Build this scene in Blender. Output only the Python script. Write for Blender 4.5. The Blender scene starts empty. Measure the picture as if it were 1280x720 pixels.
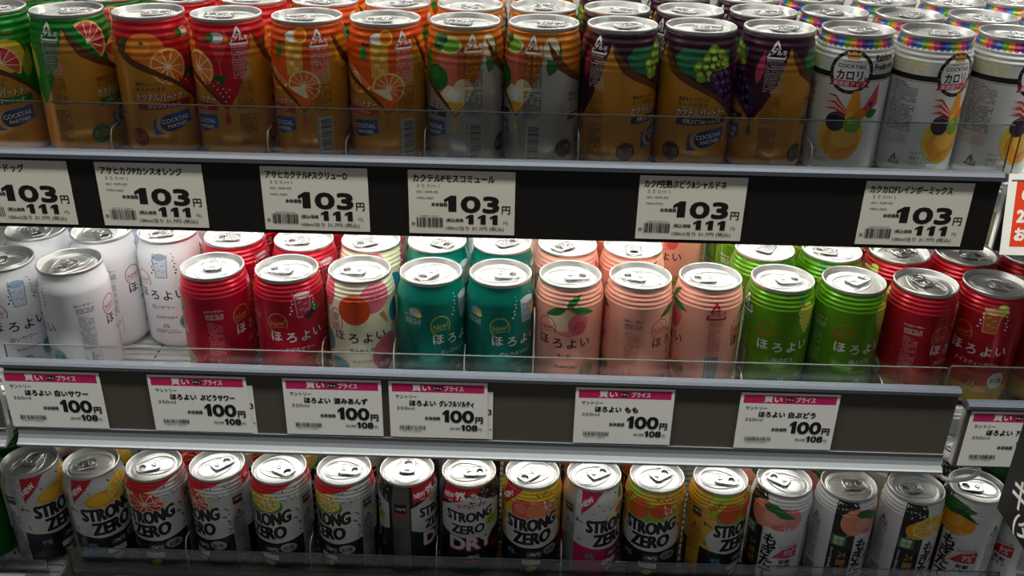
import bpy, math, random
from mathutils import Vector, Matrix
from mathutils.geometry import tessellate_polygon

# ------------------------------------------------------------------ camera, world, lights, exposure
SC = bpy.context.scene
COL = SC.collection
CAMZ = 1.5
def W(x, y, z): return Vector((x / 1000, y / 1000, CAMZ + z / 1000))     # mm seen from the eye point -> metres

cam = bpy.data.cameras.new('camera')
camo = bpy.data.objects.new('camera', cam)
COL.objects.link(camo)
pitch, yaw, roll = math.radians(27.18), math.radians(-0.40), math.radians(1.265)
Fv = Vector((math.sin(yaw) * math.cos(pitch), math.cos(yaw) * math.cos(pitch), -math.sin(pitch)))
R0 = Vector((math.cos(yaw), -math.sin(yaw), 0)); U0 = R0.cross(Fv)
Rv = R0 * math.cos(roll) + U0 * math.sin(roll); Uv = U0 * math.cos(roll) - R0 * math.sin(roll)
m = Matrix((Rv, Uv, -Fv)).transposed().to_4x4(); m.translation = W(0, 0, 0)
camo.matrix_world = m
cam.sensor_width = 36; cam.lens = 36 * 1214.9 / 1280; cam.clip_start = 0.01
SC.camera = camo

SC.view_settings.view_transform = 'Standard'; SC.view_settings.look = 'None'
SC.view_settings.gamma = 1; SC.view_settings.use_curve_mapping = False
SC.view_settings.exposure = 0.0

LAMP_T, LAMP_M, LAMP_B = 15.0, 17.0, 12.0      # emission of the three shelf lamps
FILL_LED = (10.5, 19.0, 3.6)                  # unseen strips added to brighten the can fronts, top / middle / bottom level
CEIL = 108.0                                  # shop ceiling lights
world = bpy.data.worlds.new('world'); SC.world = world; world.use_nodes = True
world.node_tree.nodes['Background'].inputs[0].default_value = (0.9, 0.95, 1.0, 1)
world.node_tree.nodes['Background'].inputs[1].default_value = 0.075

def area(name, loc, look, sx, sy, power, col=(1, 1, 1)):
    l = bpy.data.lights.new(name, 'AREA'); l.shape = 'RECTANGLE'; l.size = sx; l.size_y = sy; l.energy = power; l.color = col
    o = bpy.data.objects.new(name, l); COL.objects.link(o); o.location = loc
    o.rotation_euler = (Vector(look) - Vector(loc)).to_track_quat('-Z', 'Y').to_euler()
    return o
area('ceiling_light', (0.0, 0.50, 3.05), (0.0, 0.50, 0), 3.0, 0.12, CEIL, (1, .97, .91))
area('ceiling_light', (0.0, -1.2, 3.05), (0.0, -1.2, 0), 3.0, 0.12, 4, (1, .97, .91))

# ------------------------------------------------------------------ helpers
def lin(c):
    c = c / 255
    return c / 12.92 if c <= 0.04045 else ((c + 0.055) / 1.055) ** 2.4
MATS = {}
def mat(name, rgb, metal=0.0, rough=0.4, emit=0, coat=0.0):
    key = (name,)
    if key in MATS: return MATS[key]
    m = bpy.data.materials.new(name); m.use_nodes = True
    b = m.node_tree.nodes['Principled BSDF']
    col = tuple(lin(c) for c in rgb) + (1,)
    b.inputs['Base Color'].default_value = col
    b.inputs['Metallic'].default_value = metal; b.inputs['Roughness'].default_value = rough
    b.inputs['Coat Weight'].default_value = coat; b.inputs['Coat Roughness'].default_value = 0.12
    if emit:
        b.inputs['Emission Color'].default_value = col; b.inputs['Emission Strength'].default_value = emit
    MATS[key] = m
    return m
def ink(rgb, metal=0.0, rough=0.38):          # printed colour
    return mat('ink_%d_%d_%d_%d' % (*rgb, int(metal * 10)), rgb, metal, rough, coat=0.25)
def clear_mat(name, tint, haze, gloss):
    m = bpy.data.materials.new(name); m.use_nodes = True
    nt = m.node_tree; nt.nodes.clear(); N = nt.nodes.new; L = nt.links.new
    out = N('ShaderNodeOutputMaterial'); t = N('ShaderNodeBsdfTransparent'); g = N('ShaderNodeBsdfGlossy'); d = N('ShaderNodeBsdfDiffuse')
    t.inputs[0].default_value = (*tint, 1); g.inputs['Roughness'].default_value = 0.08
    d.inputs[0].default_value = (.8, .82, .84, 1)
    m1 = N('ShaderNodeMixShader'); m1.inputs[0].default_value = haze; L(t.outputs[0], m1.inputs[1]); L(d.outputs[0], m1.inputs[2])
    m2 = N('ShaderNodeMixShader'); f = N('ShaderNodeFresnel'); f.inputs[0].default_value = 1.25 + gloss
    L(f.outputs[0], m2.inputs[0]); L(m1.outputs[0], m2.inputs[1]); L(g.outputs[0], m2.inputs[2]); L(m2.outputs[0], out.inputs[0])
    return m

def raw_mesh(name, verts, faces, mats, mi=None, normals=None, smooth=False):
    me = bpy.data.meshes.new(name); me.from_pydata(verts, [], faces)
    for x in mats: me.materials.append(x)
    if mi: me.polygons.foreach_set('material_index', mi)
    me.polygons.foreach_set('use_smooth', [bool(smooth or normals)] * len(me.polygons))
    me.update()
    if normals: me.normals_split_custom_set_from_vertices(normals)
    return me
def link(name, me, parent=None, loc=None):
    o = bpy.data.objects.new(name, me); COL.objects.link(o)
    if parent: o.parent = parent
    if loc is not None: o.location = loc
    return o
def tag(o, label, cat, group=None):
    o['label'] = label; o['category'] = cat
    if group: o['group'] = group
    return o
def empty(name, loc, label, cat, group=None):
    o = bpy.data.objects.new(name, None); COL.objects.link(o); o.location = loc; o.empty_display_size = .02
    return tag(o, label, cat, group)
class MB:
    """collects shapes in millimetres"""
    def __init__(s): s.v = []; s.f = []; s.mi = []; s.mats = []
    def slot(s, m):
        if m not in s.mats: s.mats.append(m)
        return s.mats.index(m)
    def add(s, v, f, m):
        k = s.slot(m); b = len(s.v); s.v += [tuple(p) for p in v]
        s.f += [tuple(i + b for i in q) for q in f]; s.mi += [k] * len(f)
    def box(s, x0, x1, y0, y1, z0, z1, m, bev=0.0):
        if bev:                                               # chamfered along x (profile in y,z)
            b = bev
            s.prism([(y0 + b, z0), (y1 - b, z0), (y1, z0 + b), (y1, z1 - b), (y1 - b, z1), (y0 + b, z1), (y0, z1 - b), (y0, z0 + b)], x0, x1, m); return
        v = [(x, y, z) for x in (x0, x1) for y in (y0, y1) for z in (z0, z1)]
        s.add(v, [(0, 1, 3, 2), (4, 6, 7, 5), (0, 4, 5, 1), (2, 3, 7, 6), (0, 2, 6, 4), (1, 5, 7, 3)], m)
    def prism(s, prof, x0, x1, m):                            # profile (y,z) counter-clockwise seen from +x
        n = len(prof)
        v = [(x0, *p) for p in prof] + [(x1, *p) for p in prof]
        f = [(i, (i + 1) % n, n + (i + 1) % n, n + i) for i in range(n)]
        t = tessellate_polygon([[Vector((p[0], p[1], 0)) for p in prof]])
        f += [tuple(reversed(q)) for q in t] + [tuple(n + i for i in q) for q in t]
        s.add(v, f, m)
    def tube(s, pts, r, m, n=8, closed=False):
        P = [Vector(p) for p in pts]; k = len(P); v = []; f = []
        up = None
        for i, p in enumerate(P):
            d = (P[(i + 1) % k] - P[i - 1]) if closed else (P[min(i + 1, k - 1)] - P[max(i - 1, 0)])
            d.normalize()
            if up is None: up = d.orthogonal().normalized()
            up = (up - d * up.dot(d)).normalized(); sd = d.cross(up)
            v += [p + (up * math.cos(a) + sd * math.sin(a)) * r for a in (2 * math.pi * j / n for j in range(n))]
        for i in range(k if closed else k - 1):
            for j in range(n):
                a, b = i * n + j, i * n + (j + 1) % n; c, d2 = ((i + 1) % k) * n + j, ((i + 1) % k) * n + (j + 1) % n
                f.append((a, b, d2, c))
        if not closed: f += [tuple(range(n))[::-1], tuple((k - 1) * n + j for j in range(n))]
        s.add(v, f, m)
    def mesh(s, name, smooth=False):
        return raw_mesh(name, [(a / 1000, b / 1000, c / 1000) for a, b, c in s.v], s.f, s.mats, s.mi, None, smooth)

TXT = {}
def text_tris(s, bold=0.0):
    k = (s, bold)
    if k in TXT: return TXT[k]
    c = bpy.data.curves.new('lettering', 'FONT'); c.body = s; c.size = 1; c.offset = bold; c.resolution_u = 3; c.fill_mode = 'FRONT'
    o = bpy.data.objects.new('lettering', c); COL.objects.link(o); bpy.context.view_layer.update()
    e = o.evaluated_get(bpy.context.evaluated_depsgraph_get()); me = e.to_mesh(); me.calc_loop_triangles()
    v = [(p.co.x, p.co.y) for p in me.vertices]
    t = [tuple(v[i] for i in q.vertices) for q in me.loop_triangles]
    e.to_mesh_clear(); bpy.data.objects.remove(o); bpy.data.curves.remove(c)
    xs = [p[0] for q in t for p in q] or [0]; ys = [p[1] for q in t for p in q] or [0]
    TXT[k] = (t, min(xs), max(xs), min(ys), max(ys))
    return TXT[k]

class Draw:
    """flat artwork: a list of layers of triangles in millimetres (u right, v up)"""
    def __init__(s, seed=1): s.t = []; s.u0 = 0.0; s.layer = 0; s.hold = False; s.rnd = random.Random(seed)
    def tris(s, T, m):
        if not s.hold: s.layer += 1
        for q in T: s.t.append((tuple((p[0] + s.u0, p[1]) for p in q), s.layer, m))
    def poly(s, pts, m):
        t = tessellate_polygon([[Vector((p[0], p[1], 0)) for p in pts]])
        s.tris([tuple(pts[i] for i in q) for q in t], m)
    def rect(s, a, b, c, d, m): s.poly([(a, b), (c, b), (c, d), (a, d)], m)
    def ell(s, u, v, a, b, m, rot=0, n=28, a0=0, a1=360):
        r = math.radians(rot); P = []
        full = a1 - a0 >= 360
        for i in range(n + (0 if full else 1)):
            t = math.radians(a0 + (a1 - a0) * i / n); x, y = a * math.cos(t), b * math.sin(t)
            P.append((u + x * math.cos(r) - y * math.sin(r), v + x * math.sin(r) + y * math.cos(r)))
        s.poly(P, m)
    def arc(s, u, v, a, b, w, m, a0=0, a1=360, rot=0, n=32):
        r = math.radians(rot); T = []
        def P(t, k):
            x, y = (a - k) * math.cos(t), (b - k) * math.sin(t)
            return (u + x * math.cos(r) - y * math.sin(r), v + x * math.sin(r) + y * math.cos(r))
        for i in range(n):
            t0, t1 = (math.radians(a0 + (a1 - a0) * j / n) for j in (i, i + 1))
            T += [(P(t0, 0), P(t1, 0), P(t1, w)), (P(t0, 0), P(t1, w), P(t0, w))]
        s.tris(T, m)
    def line(s, pts, w, m):
        T = []
        for (a, b), (c, d) in zip(pts, pts[1:]):
            L = math.hypot(c - a, d - b) or 1; nx, ny = -(d - b) / L * w / 2, (c - a) / L * w / 2
            A, B, C, D = (a - nx, b - ny), (c - nx, d - ny), (c + nx, d + ny), (a + nx, b + ny)
            T += [(A, B, C), (A, C, D)]
        s.tris(T, m)
    def text(s, st, u, v, h, m, al='C', bold=0.0, sx=1.0, rot=0, shear=0.0, warp=None, width=None):
        """v is the baseline; h the em size; width forces the overall width"""
        t, x0, x1, y0, y1 = text_tris(st)
        if width: sx = (width - 2 * bold * h) / ((x1 - x0) * h)
        ox = {'C': (x0 + x1) / 2, 'L': x0, 'R': x1}[al]; c, n = math.cos(math.radians(rot)), math.sin(math.radians(rot))
        sh = [(0, 0)]                                          # heavier weights: the same letters, spread a little
        if bold >= .01:
            k = 8 if h > 6.5 else 4
            sh = [(bold * h * math.cos(2 * math.pi * (i + .5) / k), (.7 if bold > .055 else 1) * bold * h * math.sin(2 * math.pi * (i + .5) / k)) for i in range(k)] + ([(0, 0)] if bold > .05 else [])
        T = []
        for i, (dx, dy) in enumerate(sh):
            T = []
            for q in t:
                o = []
                for p in q:
                    x, y = (p[0] - ox) * h * sx + dx + (bold * h if al == 'L' else 0), p[1] * h + dy; x += shear * y
                    x, y = u + x * c - y * n, v + x * n + y * c
                    if warp: y += warp(x)
                    o.append((x, y))
                T.append(tuple(o))
            if i: s.layer += .3; T, h0 = T, s.hold; s.hold = True; s.tris(T, m); s.hold = h0
            else: s.tris(T, m)
    def one(s, u, v, h, w, m): s.poly([(u + .34 * w, v), (u + w, v), (u + w, v + h), (u + .55 * w, v + h), (u, v + .76 * h), (u, v + .54 * h), (u + .34 * w, v + .68 * h)], m)
    def vtext(s, st, u, v, h, m, step=None, bold=0.0, du=0, rot=0):
        for i, ch in enumerate(st): s.text(ch, u + du * i, v - i * (step or h), h, m, bold=bold, rot=rot)
    def para(s, u0, v0, u1, v1, m, lh=2.0, cw=1.5, fill=.9):      # block of print too small to read
        T = []; v = v1 - lh
        while v >= v0:
            u = u0; end = u1 if s.rnd.random() > .2 else u0 + (u1 - u0) * s.rnd.uniform(.5, .95)
            while u < end - cw:
                if s.rnd.random() < fill:
                    k = s.rnd.random(); a, b = u + .1 * cw, u + .86 * cw; c, d = v + .15 * lh, v + .82 * lh; w = .24 * cw
                    R = [(a, d - w, b, d), (u + .4 * cw, c, u + .4 * cw + w, d)] if k < .4 else [(a, c, a + w, d), (a, (c + d) / 2 - w / 2, b, (c + d) / 2 + w / 2), (b - w, c, b, d)] if k < .75 else [(a, c, b, c + w), (a, d - w, b, d)]
                    for (p, q, r, t) in R: T += [((p, q), (r, q), (r, t)), ((p, q), (r, t), (p, t))]
                u += cw
            v -= lh
        s.tris(T, m)
    def bars(s, u0, v0, u1, v1, m, vertical=True, n=30):
        T = []; p = 0.0; a, b = (u0, u1) if vertical else (v0, v1)
        ws = [s.rnd.choice((1, 1, 1, 2, 2, 3)) for _ in range(n * 2)]; tot = sum(ws); x = a
        for i, w in enumerate(ws):
            e = x + (b - a) * w / tot
            if i % 2 == 0:
                r = (x, v0, e, v1) if vertical else (u0, x, u1, e)
                T += [((r[0], r[1]), (r[2], r[1]), (r[2], r[3])), ((r[0], r[1]), (r[2], r[3]), (r[0], r[3]))]
            x = e
        s.tris(T, m)
    # ---- recurring motifs
    def dots(s, pts, a, b, m, du=0, dv=0):
        s.layer += 1; s.hold = True
        for p in pts: s.ell(p[0] + du, p[1] + dv, a, b, m, n=14)
        s.hold = False
    def rays(s, u, v, r0, r1, n, w, m):
        s.layer += 1; s.hold = True
        for i in range(n):
            a = 2 * math.pi * i / n; s.line([(u + r0 * math.cos(a), v + r0 * math.sin(a)), (u + r1 * math.cos(a), v + r1 * math.sin(a))], w, m)
        s.hold = False
    def leaf(s, u, v, L, w, ang, m, vein=None):
        r = math.radians(ang); P = []
        for i in range(9): t = i / 8; P.append((t * L, w * math.sin(math.pi * t ** .8) / 2))
        for i in range(7, 0, -1): t = i / 8; P.append((t * L, -w * math.sin(math.pi * t ** .8) / 2))
        R = lambda p: (u + p[0] * math.cos(r) - p[1] * math.sin(r), v + p[0] * math.sin(r) + p[1] * math.cos(r))
        s.poly([R(p) for p in P], m)
        if vein: s.line([R((0, 0)), R((L * .95, 0))], .45, vein)
    def citrus(s, u, v, a, b, rind, pith, flesh, rot=0, n=9, a0=0, a1=360, core=True, seg2=None):
        s.ell(u, v, a, b, rind, rot, a0=a0, a1=a1); s.ell(u, v, a * .93, b * .93, pith, rot, a0=a0, a1=a1)
        r = math.radians(rot); s.layer += 1; s.hold = True
        for i in range(n):
            t0 = math.radians(a0 + (a1 - a0) * (i + .04) / n); t1 = math.radians(a0 + (a1 - a0) * (i + .96) / n); tm = (t0 + t1) / 2
            P = [(.1 * math.cos(tm), .1 * math.sin(tm))] + [(.89 * math.cos(t), .89 * math.sin(t)) for t in (t0, t0 * .67 + t1 * .33, t0 * .33 + t1 * .67, t1)]
            P = [(a * p[0], b * p[1]) for p in P]
            s.poly([(u + x * math.cos(r) - y * math.sin(r), v + x * math.sin(r) + y * math.cos(r)) for x, y in P], seg2 if seg2 and i % 2 else flesh)
        s.hold = False
        if core: s.ell(u, v, a * .11, b * .11, pith)
    def alu(s, u, v, w, m):                                   # triangle recycling mark with its katakana
        h = w * .9; k = w * .11
        s.line([(u - w * .30, v + h * .38), (u - w * .03, v + h)], k, m); s.line([(u - w * .03, v + h), (u + w * .16, v + h * .52)], k, m)
        s.line([(u - w * .12, v + h * .55), (u + w * .16, v + h * .52)], k * .8, m)
        s.line([(u - w * .5, v), (u + w * .5, v)], k, m); s.line([(u - w * .5, v), (u - w * .36, v + h * .26)], k, m)
        s.line([(u + w * .5, v), (u + w * .5, v + h * .14)], k, m)
        s.text('アルミ', u + w * .12, v + h * .2, w * .3, m, bold=.03)
    def barcode(s, u0, v0, u1, v1, paper, black, vertical=False):
        s.rect(u0, v0, u1, v1, paper); d = .12 * (u1 - u0)
        if vertical: s.bars(u0 + d * .5, v0 + 2, u1 - d * .5, v1 - .6, black, True)
        else:
            s.bars(u0 + d * 2, v0 + 1, u1 - d * .5, v1 - 1, black, False)
            s.para(u0 + .2, v0 + 1, u0 + d * 1.7, v1 - 1, black, 1.6, 1.4)

# ------------------------------------------------------------------ can geometry (mm)
NSEG = 96
RB = 32.15
STEP = 2 * math.pi * RB / NSEG
def prof_points(kind):
    P = [(22.5, 3.2), (24.0, 0.9), (25.2, 0.0), (26.6, 0.8), (29.6, 4.6), (31.4, 7.2), (32.0, 9.8), (RB, 12.5)]
    if kind == 'fine':            # four fine beads under the rim
        P += [(RB, 101)]
        for i in range(1, 37):
            v = 101 + 16.2 * i / 36; t = i / 36
            P.append((RB - 3.6 * t ** 1.35 + .34 * math.sin(2 * math.pi * 4 * t), v))
    elif kind == 'wide':          # five broad beads
        P += [(RB, 86)]
        for i in range(1, 46):
            v = 86 + 31.2 * i / 45; t = i / 45
            P.append((RB - 3.5 * t ** 2.2 + .36 * math.sin(2 * math.pi * 5.2 * t) * min(1, 4 * t), v))
    else:                         # plain rounded shoulder
        P += [(RB, 100)]
        for i in range(1, 15):
            v = 100 + 17.2 * i / 14; t = i / 14
            P.append((RB - 3.7 * (t * t * (3 - 2 * t)) * .9 - .37 * t, v))
    P += [(28.3, 118.2), (28.2, 119.2)]
    return P

def wrap_label(name, prof, base, D, shade_normals=True):
    """one mesh: the lathed can wall, with the printed artwork laid on it in hair-thin layers"""
    V = []; NRM = []; F = []; MI = []; mats = [base]
    # normals per profile point
    nr = []
    for i in range(len(prof)):
        a, b = prof[max(i - 1, 0)], prof[min(i + 1, len(prof) - 1)]
        d = Vector((b[1] - a[1], -(b[0] - a[0]))).normalized(); nr.append(d)
    for i, (r, v) in enumerate(prof):
        for j in range(NSEG):
            a = 2 * math.pi * j / NSEG
            V.append((r * math.sin(a), -r * math.cos(a), v)); NRM.append((nr[i].x * math.sin(a), -nr[i].x * math.cos(a), nr[i].y))
    for i in range(len(prof) - 1):
        for j in range(NSEG):
            k = (j + 1) % NSEG
            F.append((i * NSEG + j, i * NSEG + k, (i + 1) * NSEG + k, (i + 1) * NSEG + j)); MI.append(0)
    # base disc
    b0 = len(V); V.append((0, 0, 8)); NRM.append((0, 0, -1))
    for j in range(NSEG): F.append((b0, (j + 1) % NSEG, j)); MI.append(0)
    zs = [p[1] for p in prof[2:]]
    def at(v):
        for i in range(3, len(prof)):
            if v <= prof[i][1] or i == len(prof) - 1:
                a, b = prof[i - 1], prof[i]; t = min(1, max(0, (v - a[1]) / (b[1] - a[1])))
                n = nr[i - 1].lerp(nr[i], t); return a[0] + (b[0] - a[0]) * t, n
    def clip(P, ax, lo, hi):
        for lim, sg in ((lo, 1), (hi, -1)):
            O = []
            for i in range(len(P)):
                a, b = P[i], P[(i + 1) % len(P)]; da, db = sg * (a[ax] - lim), sg * (b[ax] - lim)
                if da >= 0: O.append(a)
                if (da >= 0) != (db >= 0):
                    t = da / (da - db); O.append((a[0] + (b[0] - a[0]) * t, a[1] + (b[1] - a[1]) * t))
            P = O
            if len(P) < 3: return []
        return P
    cache = {}
    rows = [z for z in zs if z >= 5]
    top = max([1] + [q[1] for q in D.t])
    for q, layer, mt in D.t:
        if mt not in mats: mats.append(mt)
        mi = mats.index(mt); off = min(.012, .36 / top) * layer
        u_lo, u_hi = min(p[0] for p in q), max(p[0] for p in q)
        for c in range(math.floor(u_lo / STEP + 1e-6), math.floor(u_hi / STEP - 1e-6) + 1):
            A = clip(list(q), 0, c * STEP, (c + 1) * STEP)
            if not A: continue
            v_lo, v_hi = min(p[1] for p in A), max(p[1] for p in A)
            cuts = [z for z in rows if v_lo + 1e-4 < z < v_hi - 1e-4]
            edges = [max(v_lo, 5.0)] + cuts + [min(v_hi, 119.0)]
            for lo, hi in zip(edges, edges[1:]):
                if hi - lo < 1e-5: continue
                B = clip(A, 1, lo, hi) if cuts or v_lo < 5 or v_hi > 119 else A
                if len(B) < 3: continue
                idx = []
                for (u, v) in B:
                    kk = (round(u, 3), round(v, 3), layer)
                    if kk not in cache:
                        r, n = at(v); a0 = math.floor(u / STEP + 1e-9) * STEP; t = (u - a0) / STEP
                        x0, y0 = math.sin(a0 / RB), -math.cos(a0 / RB); x1, y1 = math.sin((a0 + STEP) / RB), -math.cos((a0 + STEP) / RB)
                        x, y = x0 + (x1 - x0) * t, y0 + (y1 - y0) * t; a = u / RB
                        cache[kk] = len(V)
                        V.append((x * (r + off), y * (r + off), v)); NRM.append((n.x * math.sin(a), -n.x * math.cos(a), n.y))
                    i = cache[kk]
                    if not idx or idx[-1] != i: idx.append(i)
                if idx and idx[0] == idx[-1]: idx.pop()
                if len(set(idx)) < 3: continue
                # keep outward winding
                ar = sum(B[i][0] * B[(i + 1) % len(B)][1] - B[(i + 1) % len(B)][0] * B[i][1] for i in range(len(B)))
                F.append(tuple(idx if ar > 0 else idx[::-1])); MI.append(mi)
    return raw_mesh(name, [(a / 1000, b / 1000, c / 1000) for a, b, c in V], F, mats, MI, NRM)

ALU = mat('brushed_aluminium', (214, 214, 212), 1.0, 0.38)
TABM = mat('polished_aluminium', (202, 202, 202), 1.0, 0.2)
def build_lid():
    P = [(28.15, 118.0), (29.0, 118.6), (29.25, 119.3), (29.25, 121.2), (28.95, 121.8), (28.5, 122.0), (28.0, 121.8), (27.75, 121.2), (27.0, 118.0), (26.5, 116.4), (26.0, 115.7), (25.4, 115.7), (24.9, 116.3), (24.6, 117.3), (24.2, 117.8), (23.4, 118.0), (15, 118.0), (6, 118.0)]
    V = []; F = []; N = 72
    for r, z in P: V += [(r * math.cos(2 * math.pi * j / N), r * math.sin(2 * math.pi * j / N), z) for j in range(N)]
    for i in range(len(P) - 1):
        for j in range(N): F.append((i * N + j, (i + 1) * N + j, (i + 1) * N + (j + 1) % N, i * N + (j + 1) % N)[::-1])
    F.append(tuple((len(P) - 1) * N + j for j in range(N)))
    B = MB(); B.add(V, F, ALU)
    def ovl(cx, a, b, z, n=40, egg=0.0):
        return [(cx + a * math.cos(t) , b * math.sin(t) * (1 - egg * math.cos(t)), z) for t in (2 * math.pi * i / n for i in range(n))]
    B.tube(ovl(-10.5, 9.5, 10.2, 118.0), .45, ALU, 6, True)           # mouth score line
    B.tube(ovl(-9.5, 11.2, 12.2, 118.05), .3, ALU, 6, True)
    B.tube(ovl(-.5, 21.2, 15.0, 118.05, egg=.22), .8, ALU, 6, True)   # pressed outline round mouth and tab
    B.tube([(x, y, 118.05) for x, y in [(9, -5), (13, -8.2), (17, -8.6), (19.6, -5.5), (20, 0), (19.6, 5.5), (17, 8.6), (13, 8.2), (9, 5)]], .55, ALU, 6)
    for r in (2.6,): B.tube([(r * math.cos(t), r * math.sin(t), 119.9) for t in (2 * math.pi * i / 16 for i in range(16))], .5, ALU, 6, True)
    return B.mesh('lid', True)
def build_tab():
    B = MB()
    def outline(k, n=10):
        # rounded: broad nose at -x, slightly narrower finger end at +x
        pts = []
        for cx, cy, r, a0 in ((12.0 , 3.2, 4.0, 0), (-1.2, 3.6, 4.2, 90), (-1.2, -3.6, 4.2, 180), (12.0, -3.2, 4.0, 270)):
            for i in range(n + 1):
                t = math.radians(a0 + 90 * i / n); pts.append((1.14 * (cx + (r - k) * math.cos(t)), 1.08 * (cy + (r - k) * math.sin(t))))
        return pts
    hole = [(11.6 + 4.0 * math.cos(t) , 4.9 * math.sin(t)) for t in (2 * math.pi * i / 24 for i in range(24))]
    O = outline(.4)
    pts = O + hole; t = tessellate_polygon([[Vector((*p, 0)) for p in O], [Vector((*p, 0)) for p in hole]])
    f = []
    for q in t:
        a, b, c = (pts[i] for i in q)
        ar = (b[0] - a[0]) * (c[1] - a[1]) - (c[0] - a[0]) * (b[1] - a[1]); f.append(q if ar > 0 else q[::-1])
    n = len(pts); v = [(*p, 119.9) for p in pts] + [(*p, 119.1) for p in pts]
    B.add(v, [tuple(q) for q in f] + [tuple(n + i for i in q[::-1]) for q in f], TABM)
    B.tube([(*p, 119.6) for p in outline(.7)], .75, TABM, 8, True)
    B.tube([(*p, 119.6) for p in hole], .65, TABM, 8, True)
    B.tube([(1.2 + 4.4 * math.cos(t), 4.6 * math.sin(t), 119.95) for t in (math.radians(60 + 240 * i / 20) for i in range(21))], .4, TABM, 6)
    # rivet
    for i, (r0, z0, r1, z1) in enumerate(((2.3, 119.8, 2.0, 120.5), (2.0, 120.5, 1.2, 120.8), (1.2, 120.8, 0.01, 120.75))):
        N = 16; B.add([(r * math.cos(2 * math.pi * j / N), r * math.sin(2 * math.pi * j / N), z) for r, z in ((r0, z0), (r1, z1)) for j in range(N)], [(j, (j + 1) % N, N + (j + 1) % N, N + j) for j in range(N)], TABM)
    return B.mesh('tab', True)
LID = build_lid(); TAB = build_tab()

# ------------------------------------------------------------------ inks
WHITE = ink((240, 240, 238)); BLACK = ink((22, 20, 20)); RED = ink((196, 22, 34)); GOLD = ink((206, 150, 60), .5, .34)
BROWN = ink((84, 48, 26)); SILVER = ink((205, 206, 206), .7, .3); GREEN = ink((30, 132, 44)); DKGREEN = ink((16, 84, 36))
ORANGE = ink((240, 120, 20)); DKORANGE = ink((214, 84, 14)); YELLOW = ink((250, 202, 40)); PALE = ink((250, 236, 190)); BLUE = ink((30, 80, 150))
CREAM = ink((246, 240, 214)); PINK = ink((232, 130, 140)); MAGENTA = ink((200, 30, 90)); LIME = ink((168, 200, 50)); GREY = ink((150, 150, 150))
CIRC = 2 * math.pi * RB
def twice(D, fn):
    L0 = D.layer
    for k in (0, 1):
        D.layer = L0; D.u0 = k * CIRC / 2; fn(D, k)
    D.u0 = 0

# ---- gold cocktail cans: one layout, five fruits
SWOOSH = [(-51, 74), (-46, 80), (-41, 98), (-37, 112), (-34, 101), (-27, 89), (-16, 82), (-2, 76), (12, 69), (23, 61), (31, 54), (36, 48), (41, 53), (46, 61), (50.8, 71)]
def gold_can(D, top, band, fruit, title, code, sub, dot, body_gold=True, pale=False):
    def one(D, k):
        D.poly(SWOOSH + [(50.81, 119), (-51, 119)], top)
        fruit(D)
        D.line(SWOOSH[3:13], 1.0, BROWN)
        D.poly([(-36.5, 111), (-34, 101), (-27, 89), (-16, 82), (-2, 76), (12, 69), (23, 61), (31, 54), (36, 48), (30, 58), (22, 66), (11, 73.5), (-2, 81), (-16, 88.5), (-27, 99)], ink((110, 62, 26), .3))
        D.ell(36, 39, 2.4, 4, dot); D.poly([(34.6, 41), (37.4, 41), (36, 48)], dot)
        D.text('果実をミックスした', -17, 66, 3.7, BROWN, 'L', .02, .82); D.text('オトナの甘さ', -17, 61.2, 4.2, BROWN, 'L', .02)
        D.text('カクテルパートナー', -17.6, 53.6, 6.6, band, 'L', .09, .76, shear=.08); D.text('カクテルパートナー', -17.6, 53.6, 6.6, WHITE, 'L', .012, .76, shear=.08)
        D.poly([(-17, 45), (28, 46.5), (28, 52.5), (-17, 51)], band); D.text(sub, 5, 46.9, 4.4, WHITE, bold=.01, sx=.9 if len(sub) < 9 else .72)
        # crest: flag and crescent
        D.poly([(-6, 23), (-6.5, 36), (0, 40), (26, 43), (27, 32), (8, 25)], BLUE)
        D.ell(4, 32.5, 8.2, 8.2, ink((206, 150, 70))); D.ell(6.5, 33.2, 7.2, 7.2, ink((24, 44, 90)))
        D.text('COCKTAIL', 13, 34.2, 5.2, WHITE, bold=.01, rot=7, sx=.95); D.text('PARTNER', 14, 29.6, 4.4, WHITE, bold=.01, rot=7, sx=.95)
        D.ell(-20, 21, 8.2, 8.2, band); D.text('お酒', -20, 18.6, 7, GOLD if not pale else SILVER, bold=.005)
        D.text('Asahi', 18, 104, 4, code, bold=.03, shear=.2)
        # information column
        D.para(44, 72, 60, 101, ink((214, 190, 190)) if not pale else ink((30, 30, 34)), 2.1, 1.7); D.para(44, 46, 60, 71, BROWN if not pale else BLACK, 2.1, 1.7)
        D.alu(51.5, 102.3, 15, WHITE)
        if k == 1: D.barcode(45.5, 12, 59, 43, ink((190, 190, 176)), BLACK)
        else: D.para(45, 16, 60, 44, BROWN, 2.0, 1.6)
    twice(D, one)
def f_grapefruit(D):
    D.citrus(-18, 99, 17, 18, ink((238, 190, 70)), PALE, ink((222, 70, 74)), rot=-35, a0=-20, a1=160, n=6); D.ell(14, 86, 15, 14, ink((230, 196, 60))); D.citrus(8, 80, 17, 15, ink((238, 190, 70)), PALE, ink((224, 72, 76)), rot=-38, a0=0, a1=180, n=6, core=False, seg2=ink((206, 50, 60)))
    D.leaf(28, 66, 26, 10, 80, ink((150, 170, 50)))
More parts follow.
